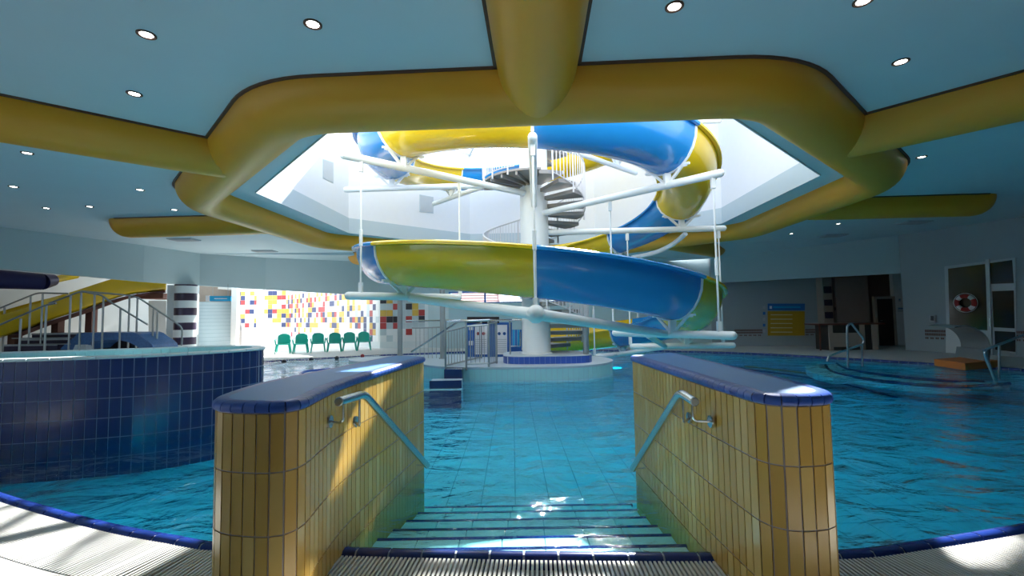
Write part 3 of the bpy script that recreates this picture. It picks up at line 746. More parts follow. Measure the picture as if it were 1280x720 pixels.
# ================================================================== COLUMN, ARMS, SLIDE, STAIR
CX, CY, RC = .6, 11.6, .36
def pol(phi, r, z=0): a = R(phi - 3); return Vector((CX + r * math.sin(a), CY - r * math.cos(a), z))
ZKN = [(-360, 7.5), (-315, 7.15), (-270, 6.6), (-225, 6.33), (-180, 5.92), (-135, 5.5), (-90, 5.1), (-45, 4.74), (0, 4.46), (45, 4.22), (90, 3.82), (135, 3.36), (180, 2.98), (225, 2.66), (270, 2.38), (315, 2.10), (360, 1.77), (405, 1.34), (450, .92), (495, .46), (540, .12), (600, -.06)]
def zb_(p):
    for (a, za), (c, zc) in zip(ZKN, ZKN[1:]):
        if a <= p <= c:
            i = ZKN.index((a, za)); t = (p - a) / (c - a)
            zp = ZKN[i - 1][1] if i else za - (zc - za); zn = ZKN[i + 2][1] if i + 2 < len(ZKN) else zc + (zc - za)
            return .5 * (2 * za + (zc - zp) * t + (2 * zp - 5 * za + 4 * zc - zn) * t * t + (-zp + 3 * za - 3 * zc + zn) * t ** 3)
RS = 3.72
def sprof(th=0.0):
    o = []
    for a in (90, 72, 54, 36, 18): o.append((-.60 * math.sin(R(a)), .52 * (1 - math.cos(R(a)))))
    for a in (0, 15, 30, 45, 60, 75, 90): o.append((.62 * math.sin(R(a)), .78 * (1 - math.cos(R(a)))))
    return o
OUT = sprof()
INN = [(x * .94, z * .985 + .03) for x, z in OUT]
LIPI = [(-.68, .50), (-.69, .54), (-.66, .57), (-.57, .57)]
LIPO = [(.585, .84), (.67, .84), (.715, .81), (.71, .765), (.66, .75)]
PROF = OUT + LIPO[::-1] + INN[::-1] + LIPI[::-1]
slide = thing('water_slide', 'yellow and blue open spiral water slide winding around the white column', 'slide', (CX, CY, 0))
secs = list(range(-270, 540, 45))
for k, p0 in enumerate(secs):
    p1_ = p0 + 45; yel = (p0 // 45) % 2 != 0
    rings = []
    for i in range(13):
        ph = p0 + 45 * i / 12; ph = min(ph, 599); z = zb_(ph)
        rings.append([pol(ph, RS + x, z + h_) for x, h_ in PROF])
    MB().loft(rings).build('slide_section', 'slide_yellow' if yel else 'slide_blue', slide, smooth=True, label='yellow section' if yel else 'blue section', ang=55)
    # pale joint flange
    ph = p0; z = zb_(ph); FO = [(x * 1.035, h_ * 1.0 - .022) for x, h_ in OUT]
    b = MB(); b.loft([[pol(ph + dd, RS + x, z + h_) for x, h_ in FO + OUT[::-1]] for dd in (-.35, .35)])
    b.build('joint_flange', 'steel_white', slide, label='pale flange between two sections')
# white column with arms, hangers, beams
sup = thing('slide_column', 'thick white central column with radiating arms and hanging rods', 'column', (CX, CY, .5))
MB().lathe((CX, CY, 0), [(RC + .04, .5), (RC + .04, .53), (RC, .54), (RC, 7.4), (0.01, 7.4)], 40).build('shaft', 'steel_white', sup, smooth=True)
ARMZ = lambda p: zb_(p) - .24
for ph in (-270, -225, -180, -135, -90, -45, 0, 45, 90, 135, 180):
    z = ARMZ(ph); tip = 4.75
    if ph in (-45, -90): tip = 4.95
    MB().rtube(pol(ph, RC - .05, z + (.06 if ph in (-45, 45) else 0)), pol(ph, tip, z), .075, 14).build('support_arm', 'steel_white', sup, smooth=True)
def saddle(ph, z):
    b = MB(); zb2 = zb_(ph); c = lambda x, h_: pol(ph, RS + x, h_)
    for sx in (-1, 1):
        b.bar(c(sx * .05, z + .05), c(sx * .34, zb2 + .10), .05, .05); b.bar(c(sx * .34, zb2 + .10), c(sx * .47, zb2 + .10), .05, .04)
    b.bar(c(0, z), c(0, zb2), .12, .12); b.bar(c(-.42, zb2 + .07), c(.42, zb2 + .07), .03, .03)
    b.build('slide_saddle', 'steel_white', sup)
for ph in range(-270, 181, 45): saddle(ph, ARMZ(ph))
BEAMZ = lambda p: zb_(p) - (.21 if p == 315 else .27)
for ph in (315, 360, 405, 450, 495):
    z = BEAMZ(ph) if ph != 495 else .24
    MB().rtube(pol(ph, 2.4, z), pol(ph, 4.85, z), .075, 14).build('cross_beam', 'steel_white', sup, smooth=True)
    saddle(ph, z)
    if ph == 360: MB().ball(pol(ph, 4.9, z), .14).build('beam_end', 'steel_white', sup, smooth=True)
    zt_ = ARMZ(ph - 360)
    for r_ in (2.35, 4.62):
        a, c = pol(ph, r_, z), pol(ph - 360, r_, zt_)
        hr = MB().tube([a, c], .019, 8).build('hanger_rod', 'steel_white', sup, smooth=True)
        MB().lathe(a.lerp(c, .42), [(.02, -.16), (.034, -.15), (.034, .15), (.02, .16)], 8).build('turnbuckle', 'steel_white', hr)
        for e, sg in ((a, 1), (c, -1)):
            MB().box(e.x - .035, e.x + .035, e.y - .035, e.y + .035, e.z + (.05 if sg > 0 else -.25), e.z + (.25 if sg > 0 else -.05)).build('clevis', 'steel_white', hr)
# tangential braces below the low loop
bp_ = [pol(315, 3.6, BEAMZ(315) - .03), pol(360, 4.7, BEAMZ(360)), pol(405, 3.6, BEAMZ(405))]
MB().tube(bp_, .072, 12).build('brace_tube', 'steel_white', sup, smooth=True)
MB().tube([pol(405, 3.2, BEAMZ(405) - .05), pol(450, 3.2, BEAMZ(450))], .06, 10).build('brace_tube', 'steel_white', sup, smooth=True)
MB().tube([pol(450, 3.4, BEAMZ(450)), pol(495, 3.4, .24)], .06, 10).build('brace_tube', 'steel_white', sup, smooth=True)
c = catmull([tuple(PY(x, y, Y)) for x, y, Y in ((790, 322, 13.8), (818, 316, 13.2), (840, 306, 12.6), (857, 292, 12.0))], 12, False)
MB().tube(c, .065, 10).build('brace_tube', 'steel_white', sup, smooth=True)
for px, py, ptop, Y, lab in ((500, 445, 366, 13.5, 'steel post on the island, furthest left, by the mosaic wall'), (553.5, 448, 360, 12.7, 'steel post on island beside the railings, left of column'), (733, 453, 376, 11.25, 'steel post on the island right of the white column')):
    p = PY(px, py, Y); q = PY(px, ptop, Y)
    t = thing('steel_post', lab, 'post', (p.x, p.y, .31))
    MB().lathe((p.x, p.y, 0), [(.075, .33), (.075, q.z), (.01, q.z)], 14).build('shaft', 'steel_dull', t, smooth=True)
    MB().lathe((p.x, p.y, 0), [(.11, .31), (.11, .335), (.01, .335)], 14).build('foot_plate', 'steel_dull', t, smooth=True)
# spiral stair
stair = thing('spiral_staircase', 'grey spiral staircase with white railings wrapped around the column', 'staircase', (CX, CY, .5))
ZS = lambda p: 4.88 - 3.05 * p / 360
SR = 1.28; DP = 21.2; k = 0
def wedge(b, p0, p1, r0, r1, z0, z1, n=3):
    rings = []
    for i in range(n + 1):
        p = p0 + (p1 - p0) * i / n; rings.append([pol(p, r0, z0), pol(p, r1, z0), pol(p, r1, z1), pol(p, r0, z1)])
    return b.loft(rings)
for k in range(24):
    p = k * DP + 6; z = ZS(p)
    tr_ = wedge(MB(), p, p + DP + 5, RC, SR, z - .09, z).build('tread', 'tread_grey', stair)
    MB().bar(pol(p + DP + 5, RC, z - .03), pol(p + DP + 5, SR + .02, z - .03), .03, .07).build('nosing', 'rail_grey', tr_, label='pale nosing')
for k in range(9):
    p = -95 - k * DP; z = 4.88 + (k + 1) * .18
    tr_ = wedge(MB(), p - DP - 5, p, RC, SR, z - .09, z).build('tread', 'tread_grey', stair)
    MB().bar(pol(p, RC, z - .03), pol(p, SR + .02, z - .03), .03, .07).build('nosing', 'rail_grey', tr_, label='pale nosing')
wedge(MB(), -95, 8, RC, SR + .02, 4.83, 4.88, 12).build('platform', 'tread_grey', stair)
for p in range(-90, 10, 18): MB().bar(pol(p, RC, 4.78), pol(p, SR, 4.78), .05, .09).build('platform_rib', 'tread_grey', stair)
def rail(p0, p1, zf, hh, step, nm):
    n = max(4, int(abs(p1 - p0) / 6)); top = [pol(p0 + (p1 - p0) * i / n, SR + .03, zf(p0 + (p1 - p0) * i / n) + hh) for i in range(n + 1)]
    MB().tube(top, .022, 8).build('handrail', 'rail_grey', stair, smooth=True)
    b = MB(); n = int(abs(p1 - p0) / step); posts = []
    for i in range(n + 1):
        p = p0 + (p1 - p0) * i / n; z = zf(p)
        if i % 6 == 0: MB().bar(pol(p, SR + .03, z - .12), pol(p, SR + .03, z + hh), .035, .035).build('rail_post', 'rail_grey', stair)
        else: b.bar(pol(p, SR + .03, z + .05), pol(p, SR + .03, z + hh), .018, .018, (0, 1, 0))
    b.build('balusters', 'rail_grey', stair, kind='stuff')
    MB().tube([pol(p0 + (p1 - p0) * i / 20, SR + .03, zf(p0 + (p1 - p0) * i / 20) + .06) for i in range(21)], .012, 6).build('bottom_rail', 'rail_grey', stair)
rail(-92, -20, lambda p: 4.88, 1.05, 3.6, 'a')
rail(20, 150, ZS, 1.0, 4.2, 'b'); rail(150, 345, ZS, 1.0, 4.2, 'c'); rail(345, 500, ZS, 1.0, 4.2, 'd')

# ================================================================== ISLAND RAILINGS, BOARD
ir = thing('island_railing', 'steel railings with close vertical bars around the island steps', 'railing', (-.6, 11, .31))
def post(x, yt, yb, Y, par, w=.045, m='steel_dull'):
    a, c = PY(x, yb, Y), PY(x, yt, Y); MB().tube([(a.x, a.y, a.z), (a.x, a.y, c.z)], w / 2, 8).build('post', m, par, smooth=True)
def panel(A, B, n, par):                 # A, B = (x, ytop, ybot, Y)
    b = MB(); a0, a1, c0, c1 = PY(A[0], A[2], A[3]), PY(A[0], A[1], A[3]), PY(B[0], B[2], B[3]), PY(B[0], B[1], B[3])
    for i in range(1, n): t = i / n; p, q = a0.lerp(c0, t), a1.lerp(c1, t); b.tube([p, (p.x, p.y, q.z)], .008, 5)
    b.build('bars', 'steel_dull', par, kind='stuff')
    for p, q in ((a0, c0), (a1, c1)): MB().tube([p, q], .02, 8).build('panel_rail', 'steel_dull', par, smooth=True)
for x, yt, yb, Y in ((557, 400, 461, 10.4), (583, 403, 463, 10.35), (611, 400, 460, 10.5), (621, 401, 456, 11.2), (638, 401, 453, 11.5), (602, 401, 448, 12.6)): post(x, yt, yb, Y, ir)
panel((557, 415, 457, 10.4), (602, 404, 446, 12.6), 14, ir)
panel((583, 408, 455, 10.35), (611, 406, 454, 10.5), 5, ir)
panel((611, 404, 455, 10.5), (621, 403, 452, 11.2), 6, ir)
panel((515, 410, 452, 13.0), (556, 409, 452, 12.8), 8, ir)
for pts in ([(508, 401, 13.2), (575, 400.5, 12.9), (655, 400, 12.6)], [(514, 440, 11.2), (574, 401.5, 11.2), (640, 400, 11.4)], [(575, 400, 12.6), (557, 402, 10.4), (585, 401.5, 10.35), (612, 400, 10.5)]):
    MB().tube(fillet([PY(*q) for q in pts], .08, 4), .024, 10).build('top_rail', 'steel', ir, smooth=True)
bd = thing('notice_board', 'blue framed notice board with two white sheets behind the island railing', 'board', tuple(PY(612, 446, 13.0)))
def plate(par, name, m, x0, x1, y0, y1, Y, th=.02, off=0.0, cat=None):
    q = [PY(x0, y1, Y), PY(x1, y1, Y), PY(x1, y0, Y), PY(x0, y0, Y)]
    return MB().slab(q, (0, 1, 0), -off - th, -off).build(name, m, par)
plate(bd, 'back_panel', 'board_blue', 583, 640, 403, 446, 13.0, .04)
plate(bd, 'header', 'mosaic_black', 584, 624, 396, 404, 13.0, .05)
for x0, x1 in ((593, 609), (620, 634)): plate(bd, 'sheet', 'board_white', x0, x1, 406, 443, 12.95, .01)
for i in range(4): plate(bd, 'blue_label', 'print_blue' if i % 2 else 'board_white', 586, 591.5, 407 + i * 9.5, 412.5 + i * 9.5, 12.95, .01)
for x, m in ((597.5, 'print_red'), (604.5, 'print_red'), (624, 'print_blue'), (630.5, 'print_blue')):
    c = PY(x, 417, 12.93); MB().lathe(c, [(.045, 0), (.045, .012), (.026, .012), (.026, 0)], 16, (0, -1, 0)).build('round_mark', m, bd)
for x0, x1 in ((594, 608), (621, 633)):
    b = MB()
    for k in range(7): q = [PY(x0, 424 + k * 2.6 + .7, 12.935), PY(x1, 424 + k * 2.6 + .7, 12.935), PY(x1, 424 + k * 2.6, 12.935), PY(x0, 424 + k * 2.6, 12.935)]; b.slab(q, (0, 1, 0), -.003, 0)
    b.build('text_lines', 'vent_grey', bd)
bp2 = thing('pool_gate', 'bright blue slatted gate panel left of the white column', 'gate', tuple(PY(645, 444, 12.9)))
for i in range(5): plate(bp2, 'slat', 'sign_blue' if i % 2 else 'print_blue', 638 + i * 2.9, 640.6 + i * 2.9, 412, 434, 12.9, .03)
plate(bp2, 'lower_panel', 'board_blue', 638, 652, 434, 445, 12.9, .03)
MB().tube([PY(638, 433, 12.8), PY(650, 432.5, 12.8), PY(650, 415, 12.8)], .02, 6).build('rail', 'steel', bp2)

# ================================================================== GREEN CHAIRS
def chair(root):
    def part(b, nm): return b.build(nm, 'chair_green', root, smooth=True, ang=50)
    o = root.location
    T = lambda x, y, z: Vector((x, y, z)) + o
    b = MB(); b.loft([[T(x, y, z) for x, z in ((-.22, .36), (.22, .36), (.23, .38), (.22, .40), (0, .385), (-.22, .40), (-.23, .38))] for y in (-.24, .0, .2)]); part(b, 'seat')
    ring = []
    for i in range(9):
        h = i / 8; w = .22 * (1 if h < .7 else math.sqrt(max(.05, 1 - ((h - .7) / .32) ** 2))); y = .19 + .14 * h; z = .38 + .44 * h
        ring.append([T(x * w, y + .05 * (1 - (x * x)) - .05, z) for x in (-1, -.5, 0, .5, 1)] + [T(x * w, y + .05 * (1 - (x * x)) - .025, z) for x in (1, .5, 0, -.5, -1)])
    b = MB().loft(ring); part(b, 'backrest')
    for sx in (-1, 1):
        for y0, y1 in ((-.22, -.27), (.18, .26)):
            b = MB(); b.tube([T(sx * .21, y0, .39), T(sx * .26, y1, 0)], .032, 6, .022); part(b, 'leg')
        b = MB(); b.tube(fillet([T(sx * .235, -.23, .38), T(sx * .27, -.22, .58), T(sx * .26, .2, .60)], .06, 3), .026, 6); part(b, 'armrest')
ch_px = [(354, 441, 'first green plastic armchair from the left of the row'), (376, 440.5, 'second green plastic armchair from the left of the row'), (397.5, 439.5, 'third green plastic armchair from the left, under the tiled wall'),
         (418, 439, 'fourth green plastic armchair from the left of the row'), (437, 438, 'fifth green plastic armchair from the left of the row'), (455, 437, 'rightmost green plastic armchair of the row')]
proto = None
for i, (x, y, lab) in enumerate(ch_px):
    p = G(x, y + .5)
    if proto is None:
        proto = thing('plastic_chair', lab, 'chair', (0, 0, 0), 'green plastic chairs in a row'); chair(proto); r_ = proto
    else:
        r_ = proto.copy(); COL.objects.link(r_); r_['label'] = lab
        for c in list(proto.children): d = c.copy(); COL.objects.link(d); d.parent = r_
    r_.location = (p.x, p.y, 0); r_.scale = (1.1, 1, 1); r_.rotation_euler = (0, 0, R(22 + random.uniform(-5, 5)))
# lane rope
lr = thing('lane_rope', 'lane rope with small red and dark floats across the far left water', 'rope', tuple(G(400, 449)))
rp = [G(340, 455.5), G(395, 450.5), G(453, 446), G(480, 443.8)]
MB().tube([p + Vector((0, 0, .0)) for p in rp], .012, 6).build('rope', 'board_white', lr)
for i, (x, y, m) in enumerate(((355, 453.2, 'mosaic_black'), (389, 450.5, 'mosaic_black'), (421, 448.6, 'mosaic_black'), (453, 446, 'red_paint'))):
    MB().ball(G(x, y) + Vector((0, 0, .03)), .075, 10).build('float', m, lr, smooth=True)

# ================================================================== LEFT CHILDREN'S AREA
cs = thing('childrens_slide', 'yellow straight slide on brown supports in the children\'s area, far left', 'slide', tuple(PY(100, 430, 16.7)))
cpath = catmull([tuple(PY(x, y, Y)) for x, y, Y in ((-40, 432, 14.3), (0, 421, 15), (50, 404, 15.9), (100, 388, 16.7), (150, 371, 17.6), (180, 366, 18.1), (207, 363, 18.5))], 30, False)
hts = [.78] * 22 + [.74, .70, .64, .58, .5, .45, .42, .40]
def csec(i, pr):
    p = cpath[i]; t = (cpath[min(i + 1, 29)] - cpath[max(i - 1, 0)]); t.z = 0; t.normalize(); n = Vector((t.y, -t.x, 0))
    return [p + n * x + Vector((0, 0, z * hts[i])) for x, z in pr]
cpr = [(.42, 1), (.44, .5), (.36, .12), (.2, 0), (-.2, 0), (-.36, .12), (-.44, .5), (-.42, 1), (-.39, 1), (-.40, .5), (-.33, .16), (-.2, .05), (.2, .05), (.33, .16), (.40, .5), (.39, 1)]
MB().loft([csec(i, cpr) for i in range(30)]).build('chute', 'slide_yellow', cs, smooth=True)
MB().loft([csec(i, [(.3, -.04), (.3, -.22), (-.3, -.22), (-.3, -.04)]) for i in range(6, 30)]).build('support_beam', 'brown_wood', cs)
for i in (6, 12, 17): p = cpath[i]; MB().box(p.x - .12, p.x + .12, p.y - .12, p.y + .12, 0, p.z - .1).build('support_post', 'brown_wood', cs)
p = cpath[28]; MB().box(p.x - .6, p.x + .45, p.y - .4, p.y + .8, p.z - .32, p.z - .12).build('landing', 'brown_wood', cs)
t = thing('slide_tube', 'dark navy slide tube under the ceiling edge, far left', 'slide tube', tuple(PY(20, 360, 14.2)))
MB().tube([PY(-90, 347, 13.4), PY(0, 349, 14.0), PY(52, 352, 14.9)], .27, 16).build('tube_body', 'tube_navy', t, smooth=True)
MB().tube([PY(52, 352, 14.9), PY(66, 350, 15.3)], .27, 16, .2).build('tube_end', 'tube_navy', t, smooth=True)
MB().tube([PY(66, 350, 15.3), PY(95, 344, 16.2)], .12, 10).build('yellow_joint', 'slide_yellow', t, smooth=True, label='yellow end piece')
br = thing('bridge_railing', 'steel handrails with posts over the children\'s pool bridge', 'railing', tuple(PY(100, 435, 15)))
for pts, Y in (([(-12, 411), (58, 381), (70, 379)], 13.6), ([(-12, 390), (47, 366), (86, 367)], 15.2), ([(62, 379), (101, 364), (128, 369), (137, 377), (185, 406)], 14.6), ([(101, 364), (160, 369), (173, 372), (218, 402), (228, 410), (227, 432)], 15.4)):
    MB().tube(fillet([PY(x, y, Y) for x, y in pts], .15, 4), .028, 8).build('handrail', 'steel_dull', br, smooth=True)
for x, yt, Y in ((26, 398, 13.6), (58, 382, 13.6), (6, 384, 15.2), (38.5, 370, 15.2), (53.5, 366, 15.2), (88.5, 368, 14.6), (101.7, 364, 14.6), (118.5, 367, 14.6), (129.5, 371, 14.6), (150.7, 386, 14.6), (162, 370, 15.4), (172, 371, 15.4), (191.7, 386, 15.4), (197, 389, 15.4)):
    a = PY(x, yt, Y); MB().tube([(a.x, a.y, .05), (a.x, a.y, a.z)], .028, 8).build('post', 'steel_dull', br, smooth=True)
for y in (423, 431): MB().tube([PY(15, y, 14.4), PY(88, y - 1, 14.6)], .018, 6).build('lower_rail', 'steel_dull', br)
sp = thing('bridge_steps', 'dark navy tiled steps beside the blue arched bridge, far left', 'steps', tuple(PY(60, 436, 15)))
for x0, x1, yt, Y in ((40, 100, 417, 15.6), (25, 86, 424, 15.2), (5, 72, 431, 14.8)):
    a, c = PY(x0, yt, Y), PY(x1, yt, Y); MB().box(a.x, c.x, Y, Y + .8, 0, a.z).build('step', 'band_purple', sp); MB().box(a.x, c.x, Y - .02, Y, a.z - .05, a.z + .01).build('nosing', 'vent_grey', sp)
ar = thing('arched_bridge', 'mottled blue tiled arch bridge above the tub rim, far left', 'bridge', tuple(PY(140, 436, 14.9)))
outer = [(74, 437), (84, 428), (92, 422), (98, 416), (170, 416), (176, 421), (184, 426), (190, 430), (192, 437)]
innr = [(104, 437), (112, 430), (122, 426), (135, 424.5), (148, 425), (160, 427.5), (170, 432), (176, 437)]
b = MB(); oo = resample([PY(x, y, 14.9) for x, y in outer], 24, False); ii = resample([PY(x, y, 14.9) for x, y in innr], 24, False)
b.loft([[p, q, q + Vector((0, 1.1, 0)), p + Vector((0, 1.1, 0))] for p, q in zip(oo, ii)]); b.build('arch', 'arch_blue', ar)
b = MB(); 
a, c = PY(88, 433, 15.9), PY(178, 433, 15.9); MB().box(a.x, c.x, 15.9, 16.0, 0, a.z + .25).build('black_backing', 'mosaic_black', ar)  # black slab closing the arch, painted in place of the shade inside
a, c = PY(84, 437, 14.85), PY(116, 437, 14.85); MB().hexa([(a.x, 14.8, 0), (c.x, 14.8, 0), (c.x, 15, 0), (a.x, 15, 0), (a.x + .3, 14.8, PY(100, 431, 14.8).z), (c.x - .2, 14.8, PY(100, 431, 14.8).z), (c.x - .2, 15, PY(100, 431, 14.8).z), (a.x + .3, 15, PY(100, 431, 14.8).z)]).build('pale_ramp', 'rim_tile', ar)
# bright window and grey pillar beside the striped column
lw_p = PY(198, 400, 20.6)
t = bpy.data.objects.new('window_5', None); COL.objects.link(t); tag(t, kind='structure')
for x0, x1, m, nm, d in ((187, 209, 'frame_white', 'window_frame', .06),): plate(t, nm, m, x0, x1, 376, 436, 19.6, d)
t = thing('pillar', 'pale grey square pillar left of the striped column', 'pillar', (PY(213, 400, 17.7).x, 17.7, 0))
a, c = PY(208, 400, 17.7), PY(219, 400, 17.7); MB().box(a.x, c.x, 17.7, 18.1, 0, 2.85).build('shaft', 'rim_tile', t)
YC = 17.75; p = PY(231.5, 400, YC); rr = PY(243.5, 400, YC).x - p.x
t = thing('striped_column', 'round column banded in dark purple and pale grey tiles', 'column', (p.x, p.y, 0))
for i in range(-2, 12):
    zc = lambda k: PY(231, 430.5 - 9.1 * k, YC).z
    z0, z1 = max(0, zc(i)), min(2.86, zc(i + 1))
    if z1 < .03 or z0 > 2.82: continue
    dark = i % 2 == 0
    MB().lathe((p.x, p.y, 0), [(rr, z0 + .002), (rr, z1 - .002), (.02, z1 - .002)], 24).build('tile_band', 'band_purple' if dark else 'rim_tile', t, smooth=True, label='dark purple band' if dark else 'pale grey band')
# staircase
p0 = G(271, 441); sd = Vector((-.69, 1, 0)).normalized(); sn = Vector((sd.y, -sd.x, 0)); SW = .68
t = thing('straight_staircase', 'pale staircase climbing away between dark side walls, back left', 'staircase', tuple(p0))
def sbox(u0, u1, v0, v1, z0, z1, nm, m, z2=None, z3=None):
    q = [p0 + sd * v + sn * u for u, v in ((u0, v0), (u1, v0), (u1, v1), (u0, v1))]; zz = lambda v, h_: Vector((v.x, v.y, h_))
    zl = [z0, z0, z0 if z2 is None else z2, z0 if z2 is None else z2]; zh = [z1, z1, z1 if z3 is None else z3, z1 if z3 is None else z3]
    return MB().hexa([zz(v, h_) for v, h_ in zip(q, zl)] + [zz(v, h_) for v, h_ in zip(q, zh)]).build(nm, m, t)
for k in range(14):
    sbox(-SW, SW, k * .28, k * .28 + .3, max(0, .17 * k - .05), .17 * (k + 1), 'step', 'rim_tile'); sbox(-SW, SW, k * .28 - .02, k * .28 + .03, .17 * (k + 1) - .02, .17 * (k + 1) + .006, 'nosing', 'fascia_paint')
sbox(SW + .01, SW + .26, -.1, 4.1, 0, .95, 'side_wall', 'tread_grey', 1.6, 3.9); sbox(-SW - .10, -SW - .01, -.1, 4.1, 0, .85, 'side_wall', 'rim_tile', 1.6, 3.6)
sbox(-SW - .3, SW + .2, 4.1, 4.2, 0, 4.4, 'end_wall', 'counter_beige')
q = p0 + sd * 4.15 - sn * (SW + .25); wallquad('wall_left_return', (-16.3, 22.0), (q.x, q.y), 0, 0, 4.6, 4.6, 'wall_white')
MB().prism([(-11.2, 20.3), (-11.6, 23.5), (-16.5, 23.5), (-16.5, 20.3)], 4.45, 4.6).build('ceiling_side', 'wall_white', kind='structure')
t = thing('hanging_sign', 'bright blue hanging sign beside the pale staircase', 'sign', tuple(PY(274, 378, 18.75)))
plate(t, 'sign_panel', 'sign_blue', 263, 289.5, 370, 376.5, 18.75, .05); plate(t, 'symbol_panel', 'board_white', 258, 263, 369.6, 376.8, 18.75, .05)
plate(t, 'line_of_text', 'board_white', 268, 284, 372.8, 373.8, 18.70, .006)
for x in (266, 285): MB().tube([PY(x, 370, 18.75), PY(x, 355, 18.75)], .01, 6).build('hanger', 'steel_dull', t)

# ================================================================== RIGHT SIDE
ib = thing('info_board', 'large blue-headed yellow information board on the back right wall', 'board', tuple(G(978, 432)))
def onwall(par, nm, m, x0, x1, y0, y1, p, n, t0, t1, skew=0.0):
    q = [PL(x0, y1, p, n), PL(x1, y1 + skew, p, n), PL(x1, y0 + skew, p, n), PL(x0, y0, p, n)]
    return MB().slab(q, n, t0, t1).build(nm, m, par)
bnf = bn if bn.dot(bw0) < 0 else -bn
onwall(ib, 'board_panel', 'board_yellow', 959.5, 1005.5, 389, 419.5, bw0, bnf, 0, .03)
onwall(ib, 'board_header', 'print_blue', 959.5, 1005.5, 379.5, 388, bw0, bnf, 0, .035)
for k in range(5): onwall(ib, 'row_line', 'print_pale', 963, 990, 393 + k * 5.4, 394 + k * 5.4, bw0, bnf, .03, .036)
onwall(ib, 'header_line', 'sign_blue', 966, 1000, 383, 385, bw0, bnf, .035, .04)
onwall(ib, 'logo', 'board_white', 961.5, 964.5, 382.5, 386, bw0, bnf, .035, .04)
for k in range(5):
    t_ = MB(); c = PL(955.5, 384 + k * 7.2, bw0, bnf)
    onwall(ib, 'pictogram', 'print_blue' if k % 2 else 'vent_grey', 953.6, 956.6, 382.5 + k * 7.4, 386 + k * 7.4, bw0, bnf, 0, .012)
# border of small brown tiles
def border(par, x0, x1, y0, y1, p, n, cols, nm='border_tiles'):
    b = MB(); P0, P1 = PL(x0, y0, p, n), PL(x1, y0, p, n); z0 = PL(x0, y1, p, n).z
    h = (P0.z - z0) / 3
    for i in range(cols):
        for k in range(3):
            if k == 2 and i % 3 == 2: continue
            if k < 2 and (i + k) % 2 and False: continue
            a, c = P0.lerp(P1, (i + .12) / cols), P0.lerp(P1, (i + .8) / cols); zz = P0.z - h * (k + .85); z1 = P0.z - h * (k + (.12 if k < 2 else .35))
            b.slab([Vector((a.x, a.y, zz)), Vector((c.x, c.y, zz)), Vector((c.x, c.y, z1)), Vector((a.x, a.y, z1))], n, 0, .01)
    return b.build(nm, 'brown_wood', par, kind='stuff')
wbr = bpy.data.objects['wall_back_right']
border(wbr, 918, 953, 411.5, 420.5, bw0, bnf, 18); border(wbr, 1006.5, 1029, 411, 419.5, bw0, bnf, 11)
rnf = -rn if rn.dot(RP) > 0 else rn
border(wr, 1156, 1182, 411.5, 424, RP, rnf, 12); border(wr, 1182, 1237, 411.5, 424.5, RP, rnf, 22); border(wr, 1270, 1283, 413, 427, RP, rnf, 5)
# window / door in the right wall
w6 = bpy.data.objects.new('window_6', None); COL.objects.link(w6); tag(w6, kind='structure')
def rq(nm, m, q, t0, t1, par=w6): return MB().slab([PL(x, y, RP, rnf) for x, y in q], rnf, t0, t1).build(nm, m, par)
rq('window_frame', 'frame_white', [(1184, 416), (1271, 443), (1270, 322), (1181, 333)], .0, .03)
rq('pane', 'pane_dark', [(1188, 409), (1236, 413), (1232, 330), (1186, 336)], .03, .04)
rq('pane', 'pane_dark', [(1239.5, 355), (1268, 354), (1266, 325), (1238, 329)], .03, .04)
rq('pane', 'pane_dark', [(1243, 409), (1269, 410.5), (1268, 363), (1241, 364)], .03, .04)
rq('pane', 'pane_dark', [(1245, 437), (1270, 440), (1270, 415), (1244, 413.5)], .03, .04)
rq('mullion', 'frame_white', [(1237, 443), (1242, 444), (1238, 324), (1233.5, 324.5)], .03, .08)
rq('door_handle', 'steel', [(1239.5, 408), (1241, 408), (1240.6, 398), (1239.2, 398)], .08, .12)
rq('wall_lower', 'wall_white', [(1183, 441), (1236, 447), (1236, 414), (1183, 410)], .0, .035)
lb = thing('lifebuoy', 'red and white lifebuoy hanging before the dark window, right', 'lifebuoy', tuple(PL(1210, 391, RP, rnf)))
c = PL(1210, 378.5, RP, rnf) + rnf * .14; u = Vector((0, 0, 1)); v = rnf.cross(u).normalized(); rr_ = 8.3 / FPX * c.y
for k in range(8):
    a0, a1 = k * 45 + (9 if k % 2 else -9) - (22.5 - 22.5), (k + 1) * 45 + (-9 if k % 2 else 9)
    a0 = k * 45 + 45; w_ = 28 if k % 2 else 17
    pts = [c + (u * math.sin(R(a)) + v * math.cos(R(a))) * rr_ for a in [a0 - w_ + 2 * w_ * i / 6 for i in range(7)]]
    MB().tube(pts, .062, 10).build('ring_segment', 'red_paint' if k % 2 else 'white_paint', lb, smooth=True, label='red segment' if k % 2 else 'white band')
MB().tube([c + (u * math.sin(R(a)) + v * math.cos(R(a))) * (rr_ + .09) for a in range(0, 360, 12)], .008, 5, closed=True).build('grab_line', 'white_paint', lb)
t = thing('wall_box', 'small grey and black wall box left of the dark window', 'box', tuple(PL(1168, 402, RP, rnf)))
rq('casing', 'vent_grey', [(1163.5, 402), (1170.5, 402.5), (1170.5, 394), (1163.5, 394)], 0, .08, t); rq('cover', 'mosaic_black', [(1165.5, 400.5), (1169, 400.7), (1169, 394.8), (1165.5, 394.6)], .08, .1, t)
